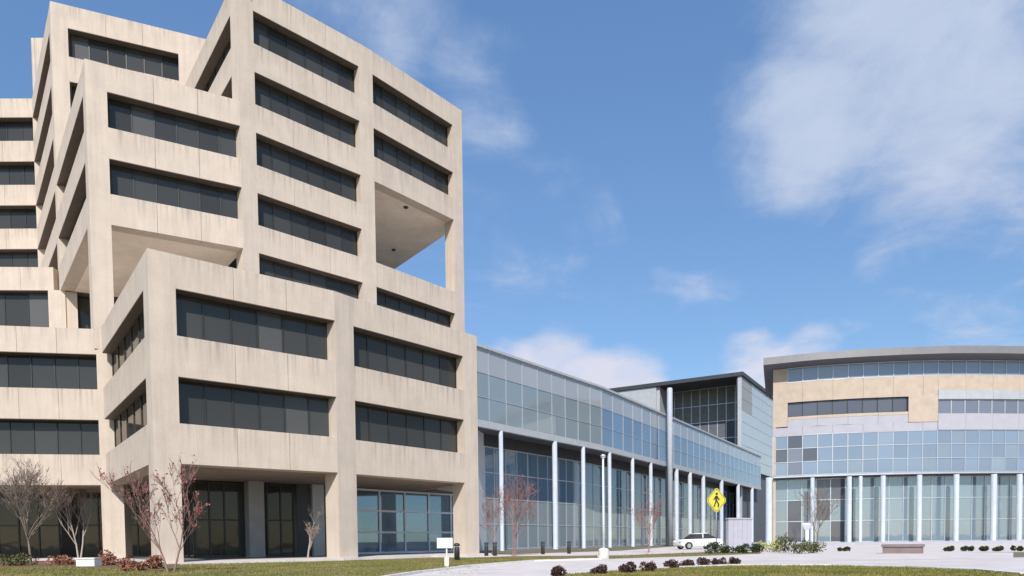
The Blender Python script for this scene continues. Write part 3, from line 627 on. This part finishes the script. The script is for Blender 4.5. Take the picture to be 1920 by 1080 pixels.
# ground storey, set back behind white columns
def low(i, j):
    if i in (1, 3, 4) and (i * 3 + j) % 4 != 1: return SMK  # dark panes imitate masses reflected in the lobby glass
    return LGL
panes('lobby_glazing', 0, LAST, 0.35, Z['beam0'] - 0.003, 3, low, ALU, 0.9, 0.09)
ribbon('plinth', 0, LAST, -1.2, 9.0, -0.02, 0.35, PST)
for px, r in ((1438, .34), (1523, .2), (1592, .24), (1613, .18), (1655, .24), (1723, .24), (1792, .26), (1862, .28), (1910, .26), (1990, .26)):
    i = at_px(px); d = Q[i].y - 0.5; X = (px - 960) * d / F
    if px == 1438: d = 72.3; X = (px + 4 - 960) * d / F
    bb = MB(); bb.lathe((X, d, 0.0), [(r * 1.3, 0), (r * 1.3, .3), (r, .36), (r, (Z['beam0'] - 0.003) if px > 1440 else 17.0 - 9.6)], 14); bb.obj('column', COLW, RO, True)
# interior: floors, back wall, core
ribbon('floor_slab', 0, LAST, 0.75, 9.0, Z['cur0'] - 0.25, Z['cur0'] + 0.15, INW)
ribbon('back_wall', 0, LAST, 9.0, 9.4, 0.0, Z['cler1'] - 0.1, INW)
ribbon('core_wall', 0, LAST, 0.8, 1.0, Z['cur0'] + 0.2, Z['cler1'] - 0.15, IND)
ribbon('lobby_wall', at_px(1560), at_px(1655), 5.0, 5.3, 0.36, 3.4, IND); ribbon('lobby_wall', at_px(1760), at_px(1830), 6.5, 6.8, 0.36, 4.2, IND)
e_ = (Q[0] - Q[1]).normalized(); piece('side_wall', STO, Q[0] + qn[0] * 14, Q[0] + qn[0] * 0.02, norm2(Q[0] + qn[0] * 14, Q[0]), 0, 0.3, 0.35, Z['cler1'] - 0.12, RO)
for i in range(3, LAST, 6):
    q = Q[i] + qn[i] * 4.0; bb = MB(); bb.lathe((q.x, q.y, 0.36), [(.25, 0), (.25, Z['beam0'] - 0.4)], 10); bb.obj('inner_column', INW, RO, True)
# ------------------------------------------------------------------ trees and shrubs
BARK = mat('bark', (0.20, 0.155, 0.125), 0.95, var=0.25, scale=6, bump=0.4)
RBARK = mat('reddish_bark', (0.27, 0.16, 0.14), 0.95, var=0.25, scale=6)
PBARK = mat('pale_bark', (0.36, 0.31, 0.27), 0.95, var=0.2, scale=6)
RBUD = mat('red_buds', (0.30, 0.085, 0.08), 0.8, var=0.35, scale=9)
BBUD = mat('brown_leaf', (0.24, 0.14, 0.085), 0.9, var=0.35, scale=9)
def tree(px, py, h, label, seed, bark=BARK, bud=None, nb=500, spread=0.5, stems=1, lv=5, r0=None, group='bare trees by the buildings', name='bare_tree', first=0.3):
    rnd = random.Random(seed); g0 = gp(px, py); root = empty(name, (g0.x, g0.y, 0), label, 'tree', group); tk, cw_ = MB(), MB(); tips = []
    r0 = r0 or h * 0.02
    def grow(p, d, ln, r, k):
        m = tk if k == 0 else cw_; n = 3; ptl = [p]; q = p.copy(); dd = d.copy(); nodes = []
        for i in range(n):
            dd = (dd + Vector((rnd.uniform(-1, 1), rnd.uniform(-1, 1), rnd.uniform(-.5, .9))) * (0.10 if k == 0 else 0.2)).normalized()
            q = q + dd * (ln / n); ptl.append(q.copy()); nodes.append((q.copy(), dd.copy()))
        rr = [max(r * (1 - 0.5 * i / n), 0.006) for i in range(n + 1)]
        m.tube(ptl, rr, 7 if k == 0 else (5 if k < 2 else 3), cap=False)
        if k >= lv: tips.extend(ptl[1:]); return
        if k >= lv - 1: tips.extend(ptl[1:])
        kids = rnd.randint(2, 3) if k else rnd.randint(4, 6)
        for c in range(kids):
            t = rnd.uniform(first if k == 0 else 0.3, 1.0); i = min(int(t * n), n - 1); bp, bd = ptl[i].lerp(ptl[i + 1], t * n - i), nodes[i][1]
            a = rnd.uniform(0, 6.283); side_ = Vector((math.cos(a), math.sin(a), 0))
            nd = (bd * (1 - spread) + side_ * spread + Vector((0, 0, 0.25))).normalized()
            grow(bp, nd, ln * rnd.uniform(0.5, 0.74), rr[i] * 0.58, k + 1)
        grow(ptl[-1], nodes[-1][1], ln * 0.62, rr[-1] * 0.85, k + 1)
    for s_ in range(stems):
        a = rnd.uniform(0, 6.283); d0 = Vector((math.cos(a) * 0.18, math.sin(a) * 0.18, 1)).normalized() if stems > 1 else Vector((rnd.uniform(-.05, .05), rnd.uniform(-.05, .05), 1))
        grow(Vector((math.cos(a) * 0.1 * (stems > 1), math.sin(a) * 0.1 * (stems > 1), -0.05)), d0.normalized(), h * 0.45, r0, 0)
    tk.obj('trunk', bark, root, True, local=True); cw_.obj('crown', bark, root, True, local=True)
    if bud:
        bm = MB()
        for _ in range(nb):
            p = rnd.choice(tips) + Vector((rnd.gauss(0, .05), rnd.gauss(0, .05), rnd.gauss(0, .05))) * h * 0.25; s_ = rnd.uniform(0.03, 0.06)
            a = Vector((rnd.uniform(-1, 1), rnd.uniform(-1, 1), rnd.uniform(-1, 1))).normalized() * s_; c = a.cross(Vector((rnd.uniform(-1, 1), rnd.uniform(-1, 1), rnd.uniform(-1, 1)))).normalized() * s_ * 0.6
            bm.add([p - a, p + c, p + a, p - c], [(0, 1, 2, 3)])
        tag(bm.obj('leaves', bud, root, local=True), kind='stuff')
    return root
tree(62, 1062, 4.9, 'brown bare tree with dry leaves at the far left of the picture', 11, BARK, BBUD, 300, 0.46, 2, 5, 0.055)
tree(150, 1050, 7.6, 'tall thin grey bare tree in front of the left wing', 12, PBARK, None, 0, 0.34, 2, 5, 0.06)
tree(322, 1074, 3.7, 'young tree with red buds in front of the concrete corner pier', 23, RBARK, RBUD, 480, 0.36, 2, 4, 0.035, group='red budding trees')
tree(577, 1050, 3.0, 'thin young sapling with pale trunk before the dark ground floor glazing', 14, PBARK, BBUD, 160, 0.42, 1, 4)
tree(962, 1042, 4.9, 'reddish tree with fine twigs before the glass hall, next to the beige end pier', 31, RBARK, RBUD, 380, 0.46, 2, 4, 0.05, group='red budding trees')
tree(925, 1040, 4.4, 'pinkish slim tree tight beside the beige end pier', 33, RBARK, RBUD, 160, 0.36, 1, 4, 0.045, group='red budding trees')
tree(1216, 1036, 4.4, 'small red tree halfway along the glass hall front', 36, RBARK, RBUD, 300, 0.4, 1, 4, 0.05, group='red budding trees')
tree(1530, 1033, 4.2, 'dark bare tree, added for reflected shapes, before the left corner of the curved office', 40, BARK, BBUD, 140, 0.46, 2, 4, 0.05)  # added tree, stands in for dark shapes reflected in the glass
bb = MB(); bb.prism([(p.x, p.y) for p in (gp(-60, 1066), gp(120, 1063.5), gp(300, 1073), gp(345, 1067), gp(330, 1055), gp(190, 1046), gp(-60, 1050))], -0.01, 0.06); tag(bb.obj('mulch_bed', MUL), kind='structure')
kb = tag(empty('kerb', (0, 0, 0)), kind='structure')
def kerb(line):
    P_ = [Vector((p.x, p.y)) for p in line]
    for A, Bp in zip(P_[:-1], P_[1:]):
        k = max(1, round((Bp - A).length / 0.9)); u = (Bp - A) / k; n = norm2(A, Bp)
        for i in range(k): piece('kerb_stone', KERB, A + u * (i + 0.012), A + u * (i + 0.988), n, -.07 + random.uniform(-.006, .006), .07, -.02, .075 + random.uniform(-.006, .006), kb)
kerb([lawn_left[k] for k in (4, 5, 6, 7, 8, 9)]); kerb([gp(1160, 1073), gp(1260, 1066.5), gp(1380, 1062.2), gp(1560, 1062.2), gp(1700, 1065.8), gp(1830, 1071.8), gp(1919, 1079.8)])
lv_ = MB(); rl = random.Random(5)
for _ in range(1500):
    k = rl.random(); p = gp(rl.uniform(0, 900), rl.uniform(1052, 1079)) if k < .6 else gp(rl.uniform(1150, 1919), rl.uniform(1073, 1079)); s_ = rl.uniform(.02, .05); a = rl.uniform(0, 6.28); z_ = rl.uniform(.012, .075) if k < .6 else .012
    dx, dy = math.cos(a) * s_, math.sin(a) * s_; lv_.add([(p.x - dx, p.y - dy, z_), (p.x + dy * .6, p.y - dx * .6, z_ + .015), (p.x + dx, p.y + dy, z_ + .004), (p.x - dy * .6, p.y + dx * .6, z_ + .01)], [(0, 1, 2, 3)])
tag(lv_.obj('fallen_leaves', BBUD), kind='stuff')
def leafm(name, c, c2): return mat(name, c, 0.8, c2=c2, scale=7, spec=0.3)
SHD = leafm('dark_leaf', (0.045, 0.07, 0.025), (0.02, 0.035, 0.015)); SHB = leafm('maroon_leaf', (0.085, 0.04, 0.03), (0.035, 0.02, 0.018))
SHO = leafm('olive_leaf', (0.12, 0.12, 0.03), (0.05, 0.055, 0.02)); SHY = leafm('yellow_leaf', (0.55, 0.52, 0.13), (0.32, 0.34, 0.08)); SHR = leafm('russet_leaf', (0.36, 0.16, 0.09), (0.2, 0.09, 0.06))
def shrub(px, py, wd, ht, m, label, seed, group=None, name='low_shrub', dpt=None, n=420, ls=0.05):
    rnd = random.Random(seed); g0 = gp(px, py); root = empty(name, (g0.x, g0.y, 0), label, 'shrub', group); st, lf = MB(), MB(); dpt = dpt or wd
    lob = [(rnd.uniform(-.5, .5) * wd * 0.6, rnd.uniform(-.5, .5) * dpt * 0.6, rnd.uniform(.6, 1)) for _ in range(max(4, int(wd * 5)))]
    for lx, ly, k in lob[:9]: st.tube([(lx * 0.3, ly * 0.3, -0.03), (lx * 0.7, ly * 0.7, ht * k * 0.4), (lx, ly, ht * k * 0.8)], [0.015, 0.012, 0.006], 4)
    for _ in range(n):
        lx, ly, k = rnd.choice(lob); rr = min(ht, wd) * 0.42
        v = Vector((rnd.gauss(0, 1), rnd.gauss(0, 1), rnd.gauss(0, 1))).normalized() * rr * rnd.uniform(.55, 1.05)
        p = Vector((lx, ly, ht * k * 0.52)) + Vector((v.x, v.y, v.z * ht * k / (2 * rr) * 0.95)); p.z = max(p.z, 0.01); s_ = ls * rnd.uniform(.6, 1.3)
        a = Vector((rnd.uniform(-1, 1), rnd.uniform(-1, 1), rnd.uniform(-1, 1))).normalized() * s_; c = a.cross(Vector((rnd.uniform(-1, 1), rnd.uniform(-1, 1), rnd.uniform(-1, 1)))).normalized() * s_ * 0.6
        lf.add([p - a, p + c, p + a, p - c], [(0, 1, 2, 3)])
    st.obj('stem', BARK, root, local=True); lf.obj('foliage', m, root, local=True); return root
row = [(1052, 1083, 30), (1121, 1078.5, 27), (1171, 1076, 30), (1217, 1073.5, 28), (1255, 1067, 26), (1289, 1065, 22), (1320, 1061, 20), (1349, 1060, 20), (1373, 1059, 20)]
desc = ['first dark maroon mound shrub of the row, cut by the bottom edge', 'second dark maroon mound from the bottom edge in the row along the right lawn', 'tallest maroon mound in the nearer half of the row beside the walk',
        'maroon mound shrub fourth from the bottom edge, beside the pale walk', 'maroon mound in the middle of the row along the right lawn', 'small maroon mound just past the middle of the lawn row', 'maroon mound third from the far end of the lawn row', 'maroon mound next to last at the far end of the lawn row', 'last maroon mound at the far end of the lawn row']
for i, (px, py, wpx) in enumerate(row):
    g0 = gp(px, py); wd = wpx * g0.y / F * 1.3
    shrub(px, py, wd, wd * 0.62, SHB, desc[i], 50 + i, 'dark mounded shrubs along the lawn edge', n=560, ls=0.035)
for i, (px, py, wd, ht, m, lb) in enumerate([(1337, 1039, 1.1, .75, SHD, 'dark green shrub at the left end of the bed below the pale wall'), (1362, 1038, 1.0, .6, SHD, 'second dark green shrub of the bed below the pale wall'), (1392, 1038, 1.0, .65, SHD, 'third dark green shrub of the bed below the pale wall'), (1419, 1037, 1.0, .65, SHD, 'dark green shrub at the right end of the bed, beside the yellow one'),
        (1447, 1035, 1.9, 1.0, SHY, 'bright yellow shrub beside the pale wall and tall white column'), (1471, 1037, 1.0, 1.3, SHO, 'upright olive shrub just right of the yellow shrub'), (1499, 1038, 1.3, .85, SHO, 'wide olive shrub left of the russet tipped one'), (1524, 1037, 1.3, .8, SHO, 'low olive shrub nearest the white pedestal sign'),
        (246, 1072, 1.0, .55, SHR, 'rust orange shrub at the foot of the pier by the red tree'), (208, 1062, 1.1, .75, SHR, 'brown russet shrub in front of the inner corner pier'), (30, 1063, 1.8, .7, SHO, 'straggly olive brown shrub at the left edge of the lawn'), (118, 1062, 1.3, .6, SHR, 'low rust brown shrub between the two bare trees'), (285, 1070, .9, .6, SHR, 'small russet shrub left of the red budding tree trunk')]):
    shrub(px, py, wd, ht, m, lb, 80 + i, 'planted shrubs around the buildings', n=520, ls=0.06)
for i, (x0, x1) in enumerate(((1768, 1796), (1800, 1826), (1832, 1856), (1862, 1886), (1892, 1918), (1560, 1600))):
    g0 = gp((x0 + x1) / 2, 1033.5); wd = (x1 - x0) * g0.y / F
    shrub((x0 + x1) / 2, 1033.5, wd, .34, SHD, ['clipped dark hedge block nearest the long brown bench', 'clipped dark hedge block second from the bench', 'middle clipped dark hedge block of the right row', 'clipped dark hedge block second from the frame edge', 'clipped dark hedge block at the right edge of the picture', 'low dark hedge block left of the long brown bench'][i], 120 + i, 'clipped hedge blocks before the curved office', 'hedge', dpt=0.5, n=700, ls=0.05)

# ------------------------------------------------------------------ street furniture
BLK = mat('black_paint', (0.03, 0.03, 0.03), 0.5, var=0.1); YEL = mat('yellow_sheeting', (0.62, 0.52, 0.035), 0.5, var=0.04); STL = mat('galvanised_steel', (0.42, 0.43, 0.44), 0.45, 0.6, var=0.1)
CRM = mat('cream_paint', (0.72, 0.69, 0.60), 0.6, var=0.05); LEN = mat('lamp_lens', (0.7, 0.7, 0.66), 0.3, var=0.03); BRN = mat('brown_stone', (0.21, 0.165, 0.155), 0.85, var=0.12, scale=3)
# pedestrian crossing sign
g0 = gp(1343, 1037); sg = empty('crossing_sign', (g0.x, g0.y, 0), 'yellow diamond pedestrian crossing sign on a grey steel post', 'sign')
kx = g0.y / F; zc = EYE + (1009 - 938) * kx * 0.99; hw = 19.5 * kx; hh = 25 * kx
bb = MB(); bb.tube([(0, 0, -.02), (0, 0, zc + hh * 0.9)], 0.035, 8); bb.obj('post', STL, sg, True, local=True)
def plate(name, pts2, y0, y1, m, par):
    bb = MB(); n = len(pts2); bb.add([(x, y0, z) for x, z in pts2] + [(x, y1, z) for x, z in pts2], [tuple(range(n)), tuple(range(2 * n - 1, n - 1, -1))] + [(i, n + i, n + (i + 1) % n, (i + 1) % n) for i in range(n)]); return bb.obj(name, m, par, local=True)
def dia(s):
    o = []
    for cx_, cz_ in ((0, -hh * s), (hw * s, 0), (0, hh * s), (-hw * s, 0)):
        for t in (-.12, .12):
            if cz_: o.append((cx_ + t * hw * s * (1 if cz_ < 0 else -1), cz_ * (1 - .12)))
            else: o.append((cx_ * (1 - .12), cz_ + t * hh * s * (1 if cx_ > 0 else -1)))
    return [(x, z + zc) for x, z in o]
pl = plate('sign_plate', dia(1.0), -.052, -.04, YEL, sg)
bm_ = MB(); 
def ringpl(so_, si, y0, y1):
    a, c = dia(so_), dia(si); n = len(a)
    v = [(x, y0, z) for x, z in a] + [(x, y0, z) for x, z in c] + [(x, y1, z) for x, z in a] + [(x, y1, z) for x, z in c]; f = []
    for i in range(n):
        j = (i + 1) % n; f += [(i, j, n + j, n + i), (2 * n + j, 2 * n + i, 3 * n + i, 3 * n + j), (i, 2 * n + i, 2 * n + j, j), (n + i, n + j, 3 * n + j, 3 * n + i)]
    return v, f
v, f = ringpl(.92, .87, -.058, -.0525); meshobj('border', v, f, BLK, pl, local=True)
wk = MB()
def limb(p, q, r):
    d = Vector((q[0] - p[0], q[1] - p[1])); L2 = d.length; d.normalize(); n = Vector((-d.y, d.x)) * r
    P = [(p[0] + n.x, p[1] + n.y), (p[0] - n.x, p[1] - n.y), (q[0] - n.x, q[1] - n.y), (q[0] + n.x, q[1] + n.y)]
    wk.add([(x * hw, -.058, zc + z * hh) for x, z in P] + [(x * hw, -.0525, zc + z * hh) for x, z in P], [(0, 1, 2, 3), (7, 6, 5, 4), (0, 4, 5, 1), (1, 5, 6, 2), (2, 6, 7, 3), (3, 7, 4, 0)])
for i in range(1):
    P = [(0.02 + .12 * math.cos(t * math.pi / 5), .48 + .11 * math.sin(t * math.pi / 5)) for t in range(10)]
    wk.add([(x * hw, -.058, zc + z * hh) for x, z in P] + [(x * hw, -.0525, zc + z * hh) for x, z in P], [tuple(range(10)), tuple(range(19, 9, -1))] + [(i, 10 + i, 10 + (i + 1) % 10, (i + 1) % 10) for i in range(10)])
for p, q, r in (((0, .34), (-.02, -.06), .1), ((-.04, -.05), (-.24, -.5), .06), ((.02, -.05), (.2, -.28), .06), ((.2, -.26), (.16, -.52), .07), ((.03, .3), (.27, .02), .06), ((-.05, .3), (-.26, .04), .06)): limb(p, q, r)
wk.obj('walking_figure', BLK, pl, local=True)
# small white sign board near the concrete building
g0 = gp(838, 1064); ws = empty('sign_board', (g0.x, g0.y, 0), 'small white sign board on a short pale post in the grass', 'sign'); kx = g0.y / F; z0 = EYE + (1013 - 1024) * kx + 0.0
bb = MB(); bb.box((0, 0, .17), (.16, .16, .40)); bb.tube([(0, 0, .3), (0, 0, z0 + .1)], .03, 8); bb.obj('post', CRM, ws, local=True)
bb = MB(); bb.box((-.06 * 1, -.03, z0 + .14), (28 * kx, .05, 18 * kx)); bb.obj('board', WHT, ws, local=True)
bb = MB(); bb.box((-.06 * 1, 0, z0 + .14), (28 * kx + .04, .03, 18 * kx + .04)); bb.obj('frame', ALU, ws, local=True)
# lamp post before the hall
g0 = gp(1132, 1046); lp = empty('lamp_post', (g0.x, g0.y, 0), 'slim white lamp post on a cream footing in front of the glass hall', 'lamp post'); kx = g0.y / F
bb = MB(); bb.lathe((0, 0, -.02), [(.27, 0), (.27, .42), (.2, .5), (.14, .52)], 14); bb.obj('footing', CRM, lp, local=True)
bb = MB(); bb.lathe((0, 0, .5), [(.075, 0), (.055, 2.2), (.045, 4.6)], 12); bb.obj('pole', WHT, lp, True, local=True)
bb = MB(); bb.lathe((0, 0, 5.1), [(.05, 0), (.13, .04), (.14, .12), (.07, .18)], 14); hd = bb.obj('lamp_head', ALU, lp, True, local=True)
bb = MB(); bb.lathe((0, 0, 5.06), [(.07, 0), (.11, .045)], 14); bb.obj('lens', LEN, hd, True, local=True)
# bollards by the hall
bl = []
for i, (px, py) in enumerate(((912, 1042), (928, 1042), (1018, 1039), (1067, 1038), (857, 1052))):
    g0 = gp(px, py); e = empty('bollard', (g0.x, g0.y, 0), ['black bollard nearest the beige end pier, in front of the hall', 'black bollard second from the beige end pier', 'black bollard below the second white column of the hall', 'black bollard farthest right along the hall grass strip', 'dark bollard beside the white sign board'][i], 'bollard', 'black bollards in the grass by the hall')
    if i == 0:
        bb = MB(); bb.lathe((0, 0, -.02), [(.13, 0), (.13, .62), (.1, .7)], 12); ba = bb.obj('post', BLK, e, True, local=True)
        bb = MB(); bb.lathe((0, 0, .7), [(.12, 0), (.15, .03), (.13, .12), (.05, .16)], 12); bc = bb.obj('cap', BLK, e, True, local=True)
    else:
        for s_ in (ba, bc): c_ = s_.copy(); col.objects.link(c_); c_.parent = e
# white pedestal sign, pale retaining wall, long bench
g0 = gp(1513, 1030); ps = empty('pedestal_sign', (g0.x, g0.y, 0), 'white pedestal with flared square head before the curved office', 'sign')
kx = g0.y / F; bb = MB(); bb.lathe((0, 0, -.02), [(.18, 0), (.13, .3), (.13, 1.5)], 12); bb.obj('pedestal', WHT, ps, True, local=True)
bb = MB(); bb.lathe((0, 0, 1.48), [(.16, 0), (.36, .4), (.36, .55)], 4); bb.obj('head', WHT, ps, local=True)
a, c = gp(1366, 1029), gp(1436, 1029); A, Bp = Vector((a.x, a.y)), Vector((c.x, a.y + 1.0)); rw = empty('retaining_wall', (a.x, a.y, 0), 'pale lavender grey wall behind a bed of dark shrubs', 'wall')
L_ = (Bp - A).length; n = norm2(A, Bp); u = (Bp - A).normalized(); bb = MB()
for i in range(5): piece('panel', LAV, A + u * (L_ / 5 * i + .01), A + u * (L_ / 5 * (i + 1) - .01), n, random.uniform(0, .015), .3, -.02, 2.55, rw)
piece('coping', LAV, A - u * .05, Bp + u * .05, n, -.05, .35, 2.552, 2.68, rw)
a, c = gp(1652, 1038), gp(1734, 1038); A, Bp = Vector((a.x, a.y)), Vector((c.x, c.y)); n = norm2(A, Bp); u = (Bp - A).normalized(); bn = empty('bench', (a.x, a.y, 0), 'long low brown stone bench on the forecourt of the curved office', 'bench')
L_ = (Bp - A).length; piece('seat', BRN, A, Bp, n, 0, .7, .36, .5, bn)
piece('base', BRN, A + u * .06, Bp - u * .06, n, .06, .62, -.02, .358, bn)
# white utility box at the left, kerb pieces along the path
g0 = gp(167, 1064); ub = empty('utility_box', (g0.x, g0.y, 0), 'low white utility box among russet shrubs before the left wing', 'utility box')
bb = MB(); bb.box((0, 0, .17), (.78, .5, .38)); bb.obj('body', WHT, ub, local=True); bb = MB(); bb.box((0, 0, .39), (.84, .56, .05)); bb.obj('lid', CRM, ub, local=True)

# ------------------------------------------------------------------ parked white car
CAR = mat('white_car_paint', (0.80, 0.80, 0.80), 0.25, var=0.02); RUB = mat('rubber', (0.02, 0.02, 0.02), 0.9); RED = mat('red_lens', (0.35, 0.02, 0.02), 0.3); HUB = mat('hub_metal', (0.5, 0.5, 0.52), 0.35, 0.8)
g0 = gp(1308, 1029.5); cr_ = empty('parked_car', (g0.x, g0.y, 0), 'white car parked in front of the glass hall', 'car', rz=math.radians(14)); cr_.scale = (0.93, 0.93, 0.93)
def loft(secs, m, name, par):
    bb = MB(); n = len(secs[0]); v = [p for s_ in secs for p in s_]; f = []
    for i in range(len(secs) - 1):
        for j in range(n): f.append((i * n + j, i * n + (j + 1) % n, (i + 1) * n + (j + 1) % n, (i + 1) * n + j))
    f += [tuple(range(n))[::-1], tuple(range((len(secs) - 1) * n, len(secs) * n))]; bb.add(v, f); o = bb.obj(name, m, par, True, local=True)
    md = o.modifiers.new('bevel', 'BEVEL'); md.width = 0.05; md.segments = 2; md.limit_method = 'ANGLE'; md.angle_limit = math.radians(35); return o
def prof(top, wd, zs): return [(x, s_ * wd, z) for x, z in zs for s_ in (1,)]
lo = [(-2.15, .42), (-2.1, .75), (-1.95, .9), (-.9, .95), (1.35, .98), (2.05, .92), (2.15, .7), (2.12, .38), (1.78, .26), (1.72, .50), (1.5, .66), (1.2, .66), (.98, .5), (.92, .26), (-.92, .26), (-.98, .5), (-1.2, .66), (-1.5, .66), (-1.72, .5), (-1.78, .26)]
loft([[(x, y, z) for x, z in lo] for y in (-.86, .86)], CAR, 'body', cr_)
cab = [(-1.15, .93), (-.5, 1.42), (.7, 1.46), (1.75, .95)]
loft([[(x, -.80, z) if z < 1 else (x, -.62, z) for x, z in cab], [(x, .80, z) if z < 1 else (x, .62, z) for x, z in cab]], DGL, 'window', cr_)
rf = [(-.52, 1.41), (-.4, 1.47), (.62, 1.51), (.74, 1.45)]
loft([[(x, y, z) for x, z in rf] for y in (-.64, .64)], CAR, 'roof', cr_)
for sx in (-1, 1):
    pb2 = MB(); pb2.prism([(.08, sx * .70 - .06), (.16, sx * .70 - .06), (.16, sx * .70 + .06), (.08, sx * .70 + .06)], .95, 1.43); pb2.obj('pillar', CAR, cr_, local=True)
for x in (-1.35, 1.35):
    for s_ in (-1, 1):
        bb = MB(); bb.lathe((0, 0, 0), [(.2, -.1), (.31, -.1), (.34, -.06), (.34, .06), (.31, .1), (.2, .1)], 20); wh = bb.obj('wheel', RUB, cr_, True, local=True); wh.location = (x, s_ * .78, .34); wh.rotation_euler = (math.pi / 2, 0, 0)
        bb = MB(); bb.lathe((0, 0, 0), [(.05, -.11), (.2, -.105), (.2, .105), (.05, .11)], 16); bb.obj('rim', HUB, wh, local=True)
for s_ in (-1, 1):
    bb = MB(); bb.box((-2.12, s_ * .62, .72), (.08, .34, .14)); bb.obj('headlight', LEN, cr_, local=True)
    bb = MB(); bb.box((2.12, s_ * .66, .78), (.08, .26, .16)); bb.obj('taillight', RED, cr_, local=True)
